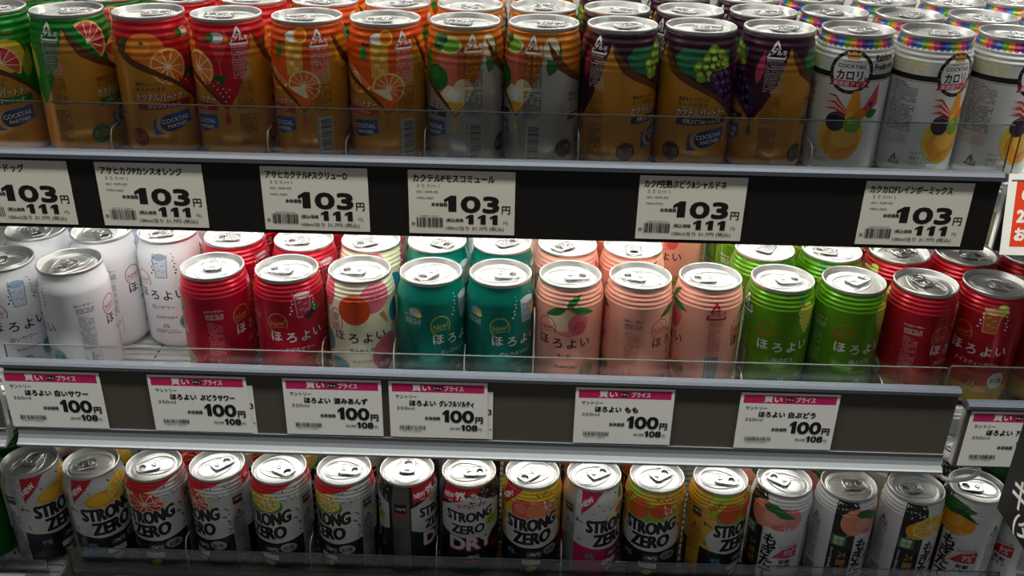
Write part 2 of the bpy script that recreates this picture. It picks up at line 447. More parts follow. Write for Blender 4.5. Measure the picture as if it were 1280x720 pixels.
def f_cassis(D):
    D.poly([(-31, 96), (-22, 107), (-12, 95), (-20, 86)], DKGREEN)
    D.ell(-5, 94, 17, 15.5, ORANGE); D.ell(-9, 98, 9, 7.5, ink((248, 150, 40))); D.ell(-7, 101, 1.8, 1.2, DKGREEN)
    D.citrus(12.5, 81, 15.5, 15.5, ink((248, 170, 30)), PALE, ORANGE, n=10, seg2=ink((244, 134, 30)))
    D.poly([(26, 104), (42, 104), (35, 86), (33, 86)], ink((216, 60, 60))); D.line([(34, 88), (34, 76)], .7, PINK)
    D.ell(33, 107, 7, 4.5, WHITE); D.ell(27, 107, 3.5, 3.5, GREEN); D.poly([(38, 104), (40, 114), (44, 102)], ORANGE)
    D.leaf(26, 70, 14, 9, 25, DKGREEN)
    P = ((22, 69), (26, 67), (29, 64), (31, 61), (33, 58), (34, 65), (36, 62), (35, 54), (38, 58), (39, 64), (30, 70))
    D.dots(P, 2.3, 2.3, ink((180, 14, 34))); D.dots(P, .6, .6, WHITE, .7, .7)
def f_screw(D):
    D.ell(-25, 96, 10, 14, ink((244, 170, 40))); D.leaf(-16, 104, 16, 10, 60, GREEN)
    D.poly([(22, 112), (38, 112), (37, 78), (23, 78)], ink((236, 170, 50))); D.ell(30, 110, 8, 4.5, WHITE); D.ell(36, 111, 6, 6.5, YELLOW); D.ell(36, 111, 4.6, 5, ORANGE)
    for x, y in ((27, 100), (33, 94), (28, 88), (32, 84)): D.rect(x - 2.4, y - 2, x + 2.4, y + 2, ink((250, 206, 120)))
    D.citrus(8, 82, 19, 17, ink((250, 190, 60)), PALE, ORANGE, rot=-38, a0=180, a1=360, n=6, core=False)
    D.citrus(37, 70, 14, 13, ink((230, 210, 90)), PALE, ink((240, 112, 30)), n=9, a0=-75, a1=190)
    D.poly([(28, 60), (44, 60), (36, 48.5)], ink((240, 112, 30)))
    D.leaf(14, 92, 13, 8, 75, GREEN)
def f_mule(D):
    D.poly([(18, 108), (42, 108), (41, 66), (20, 66)], ink((206, 104, 80))); D.poly([(38, 108), (46, 108), (44, 70), (38, 70)], ink((176, 78, 40)))
    D.ell(30, 107, 12, 7, ink((190, 214, 110))); D.ell(31, 106, 9, 5, ink((120, 180, 50))); D.ell(20, 108, 6, 7, GREEN); D.ell(24, 111, 5, 4, DKGREEN)
    D.leaf(4, 72, 32, 15, 80, ink((90, 150, 40))); D.ell(18, 79, 12, 11, ink((24, 104, 38))); D.ell(16, 82, 7, 5, ink((44, 130, 50)))
    D.ell(43, 72, 8, 8, ink((232, 214, 160)))
    D.poly([(22, 66), (30, 74), (44, 72), (48, 64), (36, 50)], ink((236, 222, 176))); D.poly([(28, 66), (34, 72), (41, 68), (37, 60)], WHITE); D.poly([(28, 60), (43, 60), (36, 48.5)], ink((226, 170, 60)))
    D.leaf(-36, 84, 30, 12, 70, ink((40, 100, 40))); D.ell(-34, 106, 7, 9, ink((226, 206, 170)))
def f_grape(D):
    D.poly([(-24, 100), (-18, 108), (-4, 108), (26, 107), (24, 92), (6, 82), (-14, 88), (-20, 92)], ink((24, 110, 70))); D.line([(-20, 100), (4, 96)], .6, ink((90, 160, 110)))
    P = ((9, 107), (5, 101), (11, 100), (16, 103), (-2, 94), (4, 93), (10, 94), (15, 96), (0, 87), (20, 96), (7, 88))
    D.dots(P, 5.3, 5.8, ink((70, 110, 30))); D.dots(P, 4.8, 5.2, ink((140, 180, 44))); D.dots(P, 2.2, 2.4, ink((178, 208, 84)), -1.2, 1.4)
    P = ((12, 86), (18, 87), (24, 88), (15, 80), (21, 80), (27, 80), (20, 73), (26, 72), (31, 74), (32, 66), (28, 64), (33, 58))
    D.dots(P, 5.2, 5.2, ink((36, 20, 50))); D.dots(P, 4.7, 4.7, ink((66, 36, 84))); D.dots(P, 1.9, 1.6, ink((112, 78, 130)), -1.3, 1.5)
    D.leaf(38, 80, 28, 7, 82, ink((190, 50, 90)))

KINDS = {}
def kind(key, prof, base, fn, seed=1):
    D = Draw(seed); fn(D); KINDS[key] = wrap_label(key, prof_points(prof), base, D)
GOLDB = ink((212, 148, 48), .35, .33)
kind('salty', 'wide', GOLDB, lambda D: gold_can(D, ink((20, 140, 40), .35), ink((30, 110, 40)), f_grapefruit, '', GOLD, 'ソルティードッグ', ORANGE))
kind('cassis', 'wide', GOLDB, lambda D: gold_can(D, ink((214, 16, 36), .35), ink((150, 24, 34)), f_cassis, '', GOLD, 'カシスオレンジ', RED))
kind('screw', 'wide', GOLDB, lambda D: gold_can(D, ink((240, 92, 14), .35), ink((190, 36, 30)), f_screw, '', BLACK, 'スクリュードライバー', ink((226, 90, 50))))
kind('mule', 'wide', ink((196, 194, 184), .55, .3), lambda D: gold_can(D, ink((226, 134, 34), .5), ink((44, 44, 44)), f_mule, '', BLACK, 'モスコミュール', ink((220, 180, 70)), pale=True))
kind('grape', 'wide', GOLDB, lambda D: gold_can(D, ink((64, 20, 50), .35), ink((52, 34, 34)), f_grape, '', GOLD, '完熟ぶどう&シャルドネ', ink((120, 60, 60))))

def rainbow(D):
    cs = [ink((226, 60, 130)), ink((96, 60, 140)), ink((40, 110, 200)), ink((110, 180, 40)), ink((244, 160, 40))]
    n = 40; w = CIRC / n
    for i in range(n):
        c = cs[i % 5]; u = -CIRC / 2 + i * w
        D.layer = 1; D.rect(u, 112.5, u + w, 119, c); D.layer = 2; D.ell(u + w / 2, 112.5, w / 2, 1.8, c, a0=180, a1=360, n=8)
    D.layer = 3
    D.rect(-CIRC / 2, 86, CIRC / 2, 90.5, BLACK); D.line([(-CIRC / 2, 85), (CIRC / 2, 85)], .7, GOLD)
    D.rect(-62, 91.5, -24, 103, ink((240, 236, 206)))
    D.para(-60, 92, -26, 102, ink((226, 214, 150)), 3.2, 2.4); D.text('SUNTORY', 60, 95, 6, ink((190, 176, 120)))
    def one(D, k):
        D.ell(0, 92, 17.5, 18, BLACK); D.ell(0, 92, 14.6, 15, WHITE); D.dots([(16 * math.cos(t * .42), 92 + 16.5 * math.sin(t * .42)) for t in range(15)], .55, .55, GOLD)
        D.poly([(-5, 104), (5, 104), (6, 109.5), (2.5, 107), (0, 111.5), (-2.5, 107), (-6, 109.5)], GOLD); D.rect(-5, 102.6, 5, 103.6, GOLD)
        D.text('SUNTORY', 0, 99.8, 2.6, GOLD, bold=.02, sx=1.2); D.text('COCKTAIL', 0, 95.4, 4.2, BLACK, bold=.03, sx=1.12)
        D.text('カロリ。', 1.2, 86.0, 9.2, BLACK, bold=.03, sx=.82)
        D.poly([(-16.5, 79.5), (-14, 80), (14, 80), (16.5, 79.5), (15, 82), (16.5, 85), (-16.5, 85), (-15, 82)], RED); D.text('果実感アップ', 0, 80.8, 4.2, WHITE, bold=.02, sx=1.05)
        D.text('Rainbow', 18.6, 101, 7.6, BLACK, 'L', .035, .72, rot=4); D.text('Fruits mix', 18.4, 93.6, 7.6, BLACK, 'L', .035, .72, rot=4, shear=.1); D.text('レインボーフルーツ', 19.5, 91.2, 2.6, BLACK, 'L', .02)
        # drink glass piled with fruit
        D.ell(0, 38, 18.5, 21, ink((244, 206, 40))); D.ell(1, 33, 15.5, 15, ink((240, 160, 34))); D.ell(3, 37, 11, 9, ink((248, 190, 70)))
        D.poly([(4, 76), (9, 78), (13, 60), (4, 52), (0, 58)], ink((246, 160, 30))); D.poly([(8, 58), (20, 68), (22, 60), (12, 50)], ink((240, 130, 40)))
        D.poly([(-2, 56), (6, 60), (8, 52), (0, 48)], ink((250, 190, 50)))
        for i in range(5): D.poly([(-17 - i * .3, 72 - i * 3), (-9, 72.5 - i * 2.6), (2, 60 - i * .8), (1, 58 - i * .8), (-9, 70.7 - i * 2.6)], ink((206, 34, 34)) if i % 2 == 0 else ink((236, 196, 180)))
        D.poly([(14, 62), (26, 84), (27, 66), (20, 58)], ink((226, 70, 80))); D.leaf(18, 56, 12, 8, 20, GREEN); D.ell(21, 66, 2, 2.4, ink((30, 60, 120)))
        D.ell(-6, 50, 8, 8.4, ink((42, 26, 52))); D.arc(-6, 50, 7, 7, .6, ink((150, 130, 150)), 40, 130)
        D.ell(8, 48.5, 7.4, 7.4, ink((120, 176, 40))); D.ell(6, 51, 2.6, 2, ink((178, 214, 100)))
        D.text('フルーツシャワー', 6, 26, 3.6, BROWN, rot=24, sx=.7)
        D.text('カロリー', -20, 24, 3.4, BLACK, sx=.9); D.text('50%オフ', -20, 19.5, 3.8, BLACK, sx=.9); D.para(-26, 13, -8, 18, GREY, 2, 1.6)
        D.para(-52, 42, -29, 84, ink((60, 60, 62)), 2.1, 1.6); D.para(-54, 31, -29, 40, ink((230, 170, 176)), 2.2, 1.8); D.alu(-38, 14, 9, BLACK)
    twice(D, one)
kind('rainbow', 'fine', ink((232, 234, 232), .1, .35), rainbow)

# ---- mellow sour cans: one layout, seven flavours
def mellow(D, fg, name, ring, picture, info, dot, dotink, gold=None, fruit_new='New!', bubbles=True, small=None):
    def one(D, k):
        picture(D)
        if bubbles:
            D.layer += 1; D.hold = True
            for s_ in (-1, 1):
                for i in range(7): D.ell(s_ * (9.5 + .5 * i * (1 if s_ < 0 else .6)) + 6 + (i % 2) * 1.2, 109 - 3.4 * i, .55 + .07 * i, .6 + .07 * i, fg, n=10)
            D.hold = False
        if fruit_new == 'New!':
            D.arc(-19, 79, 9.6, 10.6, .8, ring, -30, 250); D.text('New!', -19, 76.4, 7.6, ring, bold=.0, shear=.25, rot=10, sx=.9); D.line([(-25, 74), (-13, 75.4)], .6, ring)
        else:
            D.arc(-25, 80, 7.5, 13, .8, ring); D.vtext(fruit_new, -25, 80, 9, ring, 10)
        for ch, x, y in (('ほ', -21, 61.5), ('ろ', -7, 60.4), ('よ', 6.5, 60.4), ('い', 19.5, 61.5)): D.text(ch, x, y - .8, 12, fg, bold=.016, shear=-.05)
        D.text(name, 0 if len(name) > 3 else 0, 48.6, 5.0 if len(name) > 3 else 5.4, small or fg, width=min(4.9 * len(name) * (1 if len(name) > 3 else 1.5), 40), bold=.012)
        D.text('SUNTORY', 2, 37.6, 3.6, gold or fg, bold=.02, sx=1.35)
        D.ell(22.5, 33, 8.2, 9, dot); D.text('お酒', 22.5, 30.6, 6.6, dotink, bold=.01)
        D.text('3%', 0, 27, 6, fg, shear=.2); D.para(-12, 20, 16, 25, fg, 2.4, 1.8)
        c = -46
        if k == 0:
            D.text(name, c, 88, 2.6, fg, bold=.03, width=18); D.para(c - 8, 80, c + 9, 86, fg, 2, 1.5)
            D.para(c - 7, 40, c + 7.5, 78, info, 1.9, 1.5); D.rect(c - 7, 20, c + 7.5, 38, info) if False else None
            D.para(c - 7, 20, c + 7.5, 38, info, 3.6, 2.6, .5)
            for x in (c - 7, c, c + 7.5): D.line([(x, 20), (x, 38.5)], .35, info)
        else:
            D.alu(c, 92.5, 18, ring if fg is not WHITE else WHITE); D.para(c - 6, 84, c + 8, 90, info, 1.9, 1.5)
            D.para(c - 6, 56, c + 8, 82, info, 1.9, 1.5); D.barcode(c - 7, 18, c + 8, 53, ink((200, 196, 186)), BLACK, True)
    twice(D, one)
def glass(D, u, v0, v1, w, edge, fill, ice, lime=None):
    D.poly([(u - w * .36, v0), (u + w * .36, v0), (u + w * .5, v1), (u - w * .5, v1)], fill)
    D.line([(u - w * .5, v1), (u - w * .36, v0), (u + w * .36, v0), (u + w * .5, v1)], .9, edge); D.ell(u, v1 - 2, w * .48, 3.4, ice)
    for (a, b) in ((-.2, .62), (.16, .52), (-.1, .3), (.18, .24)): D.line([(u + a * w - 2, v0 + (v1 - v0) * b), (u + a * w + 1.8, v0 + (v1 - v0) * b + 1.4)], .9, ice)
    if lime: D.ell(u + w * .5, v1, 5.5, 5.5, lime); D.ell(u + w * .5, v1, 4.2, 4.2, ink((214, 216, 110)))
NAVY = ink((24, 28, 60))
def p_white(D): glass(D, 3, 84, 108, 15, ink((128, 150, 176)), ink((214, 224, 236)), ink((150, 172, 196)))
kind('white', 'plain', ink((243, 244, 248), .0, .3), lambda D: mellow(D, NAVY, '白いサワー', ink((170, 34, 44)), p_white, ink((90, 130, 160)), ink((110, 170, 180)), NAVY))
def p_red(D):
    glass(D, 6, 84, 108, 16, ink((200, 150, 160)), ink((168, 40, 66)), ink((222, 180, 190)))
    D.dots(((8, 84), (11, 82), (14, 84), (11, 86), (17, 86), (14, 88), (17, 90)), 2.1, 2.1, ink((50, 30, 64)))
    D.leaf(15, 90, 9, 6, 60, GREEN); D.leaf(17, 88, 9, 5, 10, GREEN)
kind('berry', 'fine', ink((206, 20, 50), .4, .3), lambda D: mellow(D, WHITE, 'ぶどうサワー', ink((226, 166, 70)), p_red, ink((230, 150, 160)), ink((200, 160, 70)), ink((110, 20, 30)), gold=GOLD))
def p_apricot(D):
    D.ell(15, 104, 17, 14, ink((226, 120, 136)), rot=35)
    D.rays(15, 105, 2, 8.6, 14, .7, ink((170, 26, 60)))
    D.poly([(18, 87), (24, 89), (29, 76), (26.5, 75)], ink((206, 150, 70)))
    D.ell(40, 84, 9, 12, ink((50, 150, 176))); D.ell(-36, 106, 10, 14, ink((220, 90, 116))); D.ell(-38, 55, 9, 12, ink((90, 160, 190))); D.ell(-24, 33, 11, 7, ink((80, 160, 176)))
    D.ell(-5.5, 93, 15.5, 15, ink((226, 78, 20))); D.ell(-5, 102, 2.4, .8, BROWN)
    D.ell(25, 46, 14, 19, ink((214, 110, 124)), rot=-25)
    D.rays(26, 54, 2, 7.6, 12, .6, ink((170, 26, 60)))
kind('apricot', 'fine', ink((244, 236, 202), .05, .34), lambda D: mellow(D, NAVY, '涼みあんず', ink((176, 40, 50)), p_apricot, ink((120, 100, 80)), ink((190, 50, 70)), WHITE, gold=ink((150, 30, 40)), fruit_new='夏限', bubbles=False))
def p_teal(D): glass(D, 10, 82, 106, 17, ink((190, 200, 205)), ink((140, 160, 168)), ink((214, 222, 226))); D.ell(19, 92, 4, 7, YELLOW); D.ell(-43.5, 93, 6, 4, SILVER); D.ell(-40, 90, 3.4, 2.4, YELLOW)
kind('teal', 'plain', ink((0, 142, 124), .4, .28), lambda D: mellow(D, WHITE, 'グレフルソルティ', ink((206, 206, 50)), p_teal, ink((20, 90, 84)), ink((0, 110, 100)), ink((190, 200, 90)), gold=ink((160, 190, 150))))
def p_peach(D):
    D.ell(2, 87, 18.6, 15.2, ink((206, 100, 96))); D.ell(1.6, 87.3, 18, 14.7, ink((240, 150, 132))); D.ell(-4, 88.5, 13, 12, ink((250, 214, 180))); D.ell(11, 84, 9, 11, ink((234, 116, 118))); D.ell(13, 81, 6, 7.5, ink((222, 84, 96))); D.arc(-6, 89, 17, 17, .6, ink((206, 90, 92)), -44, 35)
    D.leaf(0, 101, 23, 8, 205, ink((40, 130, 56)), DKGREEN); D.leaf(0, 101, 20, 7, 45, ink((36, 124, 50)), DKGREEN); D.leaf(4, 101, 24, 8, -14, ink((60, 150, 66)), DKGREEN); D.line([(-12, 99.6), (8, 102.4)], 1.1, BROWN)
kind('peach', 'fine', ink((246, 172, 150), .05, .33), lambda D: mellow(D, ink((46, 24, 30)), 'もも', ink((190, 30, 50)), p_peach, ink((206, 100, 100)), ink((178, 150, 84)), ink((70, 56, 30)), bubbles=False))
def p_musc(D):
    P = [(19 + (i - (n - 1) / 2) * 4.4, 108 - r * 4.1) for r, n in enumerate((2, 4, 5, 4, 4, 3, 2, 1)) for i in range(n)]
    D.dots(P, 2.8, 2.9, ink((90, 110, 20))); D.dots(P, 2.4, 2.5, ink((170, 180, 50))); D.dots(P, 1.3, 1.2, ink((200, 206, 100)), -.6, .6)
    D.leaf(18, 112, 12, 8, 160, GREEN); D.line([(19, 110), (24, 116)], .9, BROWN)
kind('muscat', 'fine', ink((92, 156, 12), .4, .3), lambda D: mellow(D, WHITE, '白ぶどう', ink((196, 44, 30)), p_musc, ink((190, 214, 150)), ink((60, 130, 30)), ink((190, 200, 90)), gold=ink((170, 200, 90)), bubbles=False))
def p_tea(D): D.rect(-50.8, 5, 50.8, 27, ink((206, 170, 40), .3)); D.rect(-50.8, 27, 50.8, 42, ink((206, 80, 50), .35)); glass(D, 4, 84, 108, 16, ink((226, 170, 120)), ink((200, 96, 40)), ink((226, 180, 130)), lime=ink((196, 200, 70)))
kind('tea', 'fine', ink((194, 20, 40), .4, .3), lambda D: mellow(D, WHITE, 'アイスティーサワー', ink((220, 130, 60)), p_tea, ink((226, 160, 160)), WHITE, BLACK, gold=GOLD))

# ---- strong cans
def splash(D, u0, v0, u1, v1, m, n):
    D.layer += 1; D.hold = True
    for _ in range(n):
        u, v, a = D.rnd.uniform(u0, u1), D.rnd.uniform(v0, v1), D.rnd.uniform(0, 180); L = D.rnd.uniform(.5, 2.6); w = D.rnd.uniform(.25, .8)
        D.ell(u, v, L, w, m, a, 7)
    D.hold = False
SMILE = lambda x: .0045 * x * x + .09 * x
def strong(D, fruit, ground, newtxt, newbg, newpos, black_low=True, name2='', lowcol=None, metalinfo=None):
    def one(D, k):
        D.poly([(-42, 119), (42, 119), (42, 46), (30, 44), (12, 41), (-12, 41), (-30, 44), (-42, 46)], ground)
        splash(D, -40, 84, 40, 116, BLACK, 50); splash(D, -40, 44, -24, 84, BLACK, 30); splash(D, 26, 44, 40, 84, BLACK, 30)
        D.ell(1, 62, 37, 23, ink((222, 222, 220), .2)); splash(D, -34, 76, 36, 88, ink((222, 222, 220), .2), 40)
        fruit(D)
        low = lowcol or BLACK
        D.poly([(-42, 5), (42, 5), (42, 50), (30, 46.5), (12, 42.5), (-12, 42.5), (-30, 46.5), (-42, 50)], low)
        D.line([(-42, 51), (-30, 47.2), (-12, 43.2), (12, 43.2), (30, 47.2), (42, 51)], .9, WHITE)
        for mt, bo in ((WHITE, .105), (BLACK, .06)):
            D.text('STRONG', 1, 66.5, 22.5, mt, bold=bo, width=59 + (bo > .1) * 1.6, warp=SMILE); D.text('ZERO', 2, 47.6, 22.5, mt, bold=bo, width=44 + (bo > .1) * 1.6, warp=SMILE)
        if newpos == 'tri': D.poly([(-36, 119), (-9, 119), (-34, 90)], newbg); D.text(newtxt, -27, 103.5, 8.2, WHITE if newbg is not LIME else RED, bold=.04, rot=38, sx=.85)
        else:
            D.poly([(-42, 119), (42, 119), (10, 109), (-4, 106), (-20, 105), (-42, 106)], newbg); D.text('9%', -30, 109, 8, WHITE, bold=.03); D.vtext('NEW', -40, 112, 5, WHITE, 4.5, .03)
        D.rect(-4, 28, 14, 38, ink((60, 58, 58))); D.text('-196℃', 5, 31.2, 6.4, WHITE, bold=.02, sx=.8); D.text('ストロングゼロ', 5, 28.4, 2.0, RED, bold=.03)
        D.ell(24, 36, 9, 6, SILVER); D.text('お酒', 24, 33.8, 6, BLACK, bold=.02, rot=6)
        D.text('9%', -22, 30, 9, ink((70, 150, 200)), bold=.03)
        D.rect(-8, 19, 12, 26, WHITE); D.para(-7, 19.4, 11, 25.6, RED, 2.8, 2); D.ell(2, 13, 6, 3.6, ink((206, 196, 50)), rot=20)
        # seam panel
        mi = metalinfo or SILVER
        D.rect(42, 5, 59.6, 119, mi)
        D.rect(45, 88, 57, 97, BLACK); D.text('-196℃', 51, 91.6, 3.8, WHITE, bold=.02); D.rect(45, 86, 57, 88, RED); D.alu(51, 68, 11, BLACK)
        D.para(44, 40, 58, 66, ink((70, 70, 70)), 2, 1.5); D.para(44, 10, 58, 22, BLACK, 2, 1.5)
    twice(D, one)
def c_lemon(D):
    D.ell(-2, 92, 20, 11, ink((240, 170, 20)), rot=8); D.ell(-6, 93, 13, 7, ink((246, 196, 50)), rot=8); D.citrus(20, 97, 17, 17, ink((236, 188, 40)), PALE, YELLOW, n=9, seg2=ink((240, 186, 30)))
kind('lemon', 'plain', SILVER, lambda D: strong(D, c_lemon, ink((216, 218, 216), .3), 'NEW', RED, 'tri'))
def c_pinkgf(D): D.citrus(0, 92, 22, 17, ink((240, 180, 90)), PALE, ink((226, 66, 54)), rot=-10, n=10, seg2=ink((214, 50, 44))); splash(D, 8, 88, 22, 102, WHITE, 16)
kind('pinkgf', 'fine', SILVER, lambda D: strong(D, c_pinkgf, ink((216, 218, 216), .3), 'NEW', ink((206, 20, 32)), 'band'))
def c_shequasar(D):
    D.ell(0, 94, 22, 15, ink((60, 150, 50)), rot=-4); D.ell(1, 97, 19, 12, ink((226, 216, 90)), rot=-4); D.citrus(1, 97, 17.5, 11, ink((226, 216, 90)), PALE, ink((220, 180, 30)), rot=-4, n=9); splash(D, 6, 90, 18, 103, WHITE, 16)
kind('lime', 'fine', SILVER, lambda D: strong(D, c_shequasar, ink((216, 218, 216), .3), 'NEW', ink((206, 20, 32)), 'band'))
def c_ume(D):
    D.ell(-9, 92, 14, 15, ink((224, 90, 80))); D.ell(11, 90, 18, 15, ink((230, 110, 70))); D.ell(6, 92, 11, 11, ink((236, 140, 90))); D.ell(-12, 95, 7, 7, ink((236, 130, 110))); splash(D, 14, 90, 26, 104, WHITE, 14)
kind('ume', 'fine', ink((236, 186, 40), .3), lambda D: strong(D, c_ume, ink((238, 192, 50), .3), 'NEW', RED, 'tri', metalinfo=ink((230, 180, 44), .3)))
def c_peach2(D):
    D.ell(16, 90, 24, 13, ink((226, 80, 90)), rot=30); D.ell(14, 92, 21, 10, ink((246, 224, 180)), rot=30); D.ell(13, 92, 8, 5, ink((206, 110, 70)), rot=30); D.leaf(10, 104, 22, 8, 40, GREEN)
    D.ell(30, 102, 8, 14, ink((240, 150, 120)))
kind('whitepeach', 'plain', SILVER, lambda D: strong(D, c_peach2, ink((222, 222, 220), .2), 'NEW', MAGENTA, 'tri', lowcol=ink((190, 30, 90))))
def c_mango(D):
    D.ell(-11, 93, 17, 17, ink((140, 170, 30)), rot=-40); D.ell(-14, 97, 13, 13, ink((216, 90, 30)), rot=-40); D.ell(14, 93, 16, 14, ink((150, 176, 40)), rot=15); D.ell(12, 98, 13, 9, ink((224, 80, 30)), rot=10); splash(D, 14, 88, 26, 104, WHITE, 18)
kind('mango', 'fine', ink((226, 176, 54), .35), lambda D: strong(D, c_mango, ink((232, 184, 64), .35), 'NEW', LIME, 'tri', metalinfo=ink((220, 168, 50), .35)))
def dry(D):
    def one(D, k):
        D.rect(-40, 5, 42, 119, ink((26, 22, 22), .2)); splash(D, -36, 86, 36, 117, ink((190, 190, 190)), 50)
        D.poly([(-36, 119), (16, 119), (8, 112), (-14, 101), (-36, 99)], RED); D.text('NEW', -34, 104, 7.5, WHITE, 'L', .035, .8, rot=4); D.text('9%', -12, 104.5, 12, WHITE, bold=.04, sx=.9, rot=8); D.text('ALC.', -24, 100.6, 3, WHITE, bold=.03)
        D.poly([(-38, 92), (-10, 104), (2, 113), (6, 110), (16, 104), (38, 96), (38, 62), (24, 56), (0, 54), (-24, 56), (-38, 62)], ink((206, 206, 204), .2)); splash(D, -8, 98, 14, 110, BLACK, 24)
        D.text('甘くない辛口', 0, 95, 5.6, RED, bold=.035, warp=SMILE)
        for mt, bo in ((WHITE, .105), (BLACK, .06)):
            D.text('STRONG', -2, 77, 17.5, mt, bold=bo, width=54 + (bo > .1) * 1.6, warp=SMILE); D.text('ZERO', -4, 60.5, 16, mt, bold=bo, width=38 + (bo > .1) * 1.6, warp=SMILE)
        D.ell(24, 74, 8.5, 6.5, ink((170, 180, 30)), rot=35); D.text('ゼロ', 24, 72, 5.4, BLACK, bold=.03, rot=30)
        D.text('DRY', 1, 37, 23, RED, bold=.07, width=52, warp=SMILE); D.text('DRY', 0, 38.4, 23, ink((206, 208, 208)), bold=.045, width=50, warp=SMILE)
        D.text('9', 26, 31, 16, RED, bold=.01, shear=.2); D.rect(-8, 23, 10, 32, BLACK); D.text('-196℃', 1, 25.6, 6.2, WHITE, bold=.02, sx=.8); D.rect(-8, 20.5, 10, 23, RED)
        mi = ink((110, 108, 106), .6)
        D.rect(42, 5, 61.6, 119, mi); D.rect(45, 86, 58, 98, BLACK); D.text('-196℃', 51.5, 90, 4.2, WHITE, bold=.02); D.rect(45, 83.5, 58, 86, RED)
    twice(D, one)
kind('dry', 'plain', ink((60, 56, 56), .4), dry)

# ---- white brush-lettered fruit cans
def mogi(D, fruit, badge, name):
    def one(D, k):
        D.rect(-37, 5, -12, 119, ink((26, 24, 22))); splash(D, -36, 98, -4, 118, WHITE, 26)
        fruit(D)
        D.poly([(-36, 62), (-20, 62), (-20, 76), (-36, 76)], ink((40, 120, 70))); D.text('期間', -28, 69.6, 5.6, CREAM, bold=.02); D.text('限定', -28, 63.8, 5.6, CREAM, bold=.02)
        D.text('24', -22, 47, 10.5, GOLD, bold=.015, sx=.85); D.text('時', -21.5, 35, 10.5, GOLD, bold=.02); D.text('間', -21.5, 24, 10.5, GOLD, bold=.02); D.vtext('もぎたて果実を搾汁', -33, 56, 3.4, WHITE, 3.6, .01)
        for i, ch in enumerate('もぎたて'): D.text(ch, -3 - i * .6, 57 - i * 15.5, 17.5, BLACK, bold=.035, rot=-6, sx=.95)
        D.poly([(2, 40), (12, 52), (29, 57), (29, 42), (20, 40.5)], badge); D.text('ストロング', 18, 55.5, 4, badge, bold=.03, rot=9); D.text('9%', 19, 43, 12, WHITE, bold=.005, shear=.2, sx=.8); D.text('Alc', 25.5, 51, 3.6, WHITE, bold=.02)
        D.text('新鮮', 17, 33, 6, BLACK, bold=.03, sx=1.1); D.text(name, 17, 26.5, 6, BLACK, bold=.03, width=15)
        D.alu(43, 80, 12, BLACK); D.para(36, 30, 52, 78, ink((90, 90, 94)), 2, 1.6); D.rect(38, 10, 52, 26, GREY)
    twice(D, one)
def m_peach(D):
    D.ell(6, 92, 20, 15, ink((234, 120, 120)), rot=8); D.ell(17, 92, 11, 14, ink((238, 150, 146))); D.ell(-14, 94, 16, 17, ink((240, 150, 120))); D.ell(-2, 92, 12, 8, ink((244, 170, 160))); D.arc(20, 95, 9, 11, .5, ink((170, 40, 60)), 60, 180)
    D.leaf(-16, 105, 26, 10, -4, ink((40, 110, 40)), DKGREEN); D.leaf(-4, 103, 26, 10, -20, ink((60, 130, 44)), DKGREEN); splash(D, -22, 76, 26, 82, WHITE, 24)
def m_lemon(D):
    D.ell(-16, 88, 16, 12, ink((240, 160, 20)), rot=15); D.citrus(-7, 92, 19, 14, ink((246, 210, 70)), PALE, ink((240, 190, 30)), rot=20, n=9); D.leaf(8, 106, 24, 12, -25, ink((40, 110, 40)), DKGREEN); D.ell(14, 92, 14, 14, ink((244, 200, 50))); splash(D, -30, 76, 14, 82, WHITE, 20)
def m_orange(D):
    D.ell(-2, 90, 21, 17, ink((244, 160, 30))); D.ell(-6, 93, 13, 11, ink((248, 180, 50))); D.leaf(-28, 106, 46, 17, 2, ink((40, 120, 40)), ink((90, 160, 70))); D.poly([(4, 108), (22, 94), (10, 104), (-8, 104)], DKGREEN); splash(D, -20, 72, 20, 80, WHITE, 24)
WB = ink((232, 232, 234), .1, .34)
kind('mogi_peach', 'fine', WB, lambda D: mogi(D, m_peach, ink((214, 60, 120)), '白桃'))
kind('mogi_lemon', 'fine', WB, lambda D: mogi(D, m_lemon, ink((206, 30, 36)), 'レモン'))
kind('mogi_orange', 'fine', WB, lambda D: mogi(D, m_orange, ink((206, 30, 36)), 'レモン'))
kind('plain_green', 'fine', ink((20, 120, 40), .3), lambda D: D.text('お酒', 0, 40, 9, WHITE))

# ------------------------------------------------------------------ shelving (mm from the eye point)
ZT, ZM, ZB = -292.3, -523.7, -773.7          # deck heights
YF = 765.0                                    # face of the price rails
YBACK = 1245.0
STEEL = mat('white_painted_steel', (226, 228, 226), .0, .45); CREAMP = mat('cream_painted_steel', (146, 140, 118), 0, .5)
BACKM = mat('back_panel_paint', (206, 206, 202), 0, .55)
MATW = mat('white_plastic_mat', (214, 216, 214), 0, .45); HOLE = mat('dark_slot', (40, 40, 40), 0, .7)
STRIP_T = mat('black_rail_strip', (27, 25, 23), 0, .32); STRIP_M = mat('dark_grey_rail_strip', (84, 78, 70), 0, .35)
LIPM = mat('clear_plastic_lip', (98, 104, 112), .15, .22, coat=.6); ALIP = mat('satin_aluminium_lip', (122, 128, 130), .35, .4)
PAPER = mat('price_card_paper', (226, 222, 208), 0, .45, coat=.3); PAPER2 = mat('price_card_white_paper', (244, 244, 238), 0, .4, coat=.3)
INKB = mat('card_black_print', (18, 16, 16), 0, .5); CMAG = mat('card_magenta_print', (202, 32, 100), 0, .45)
FENCE = clear_mat('clear_acrylic', (.92, .93, .93), .012, .08); EDGE = mat('acrylic_edge', (104, 108, 108), .1, .15, coat=.6)
GLOW = None

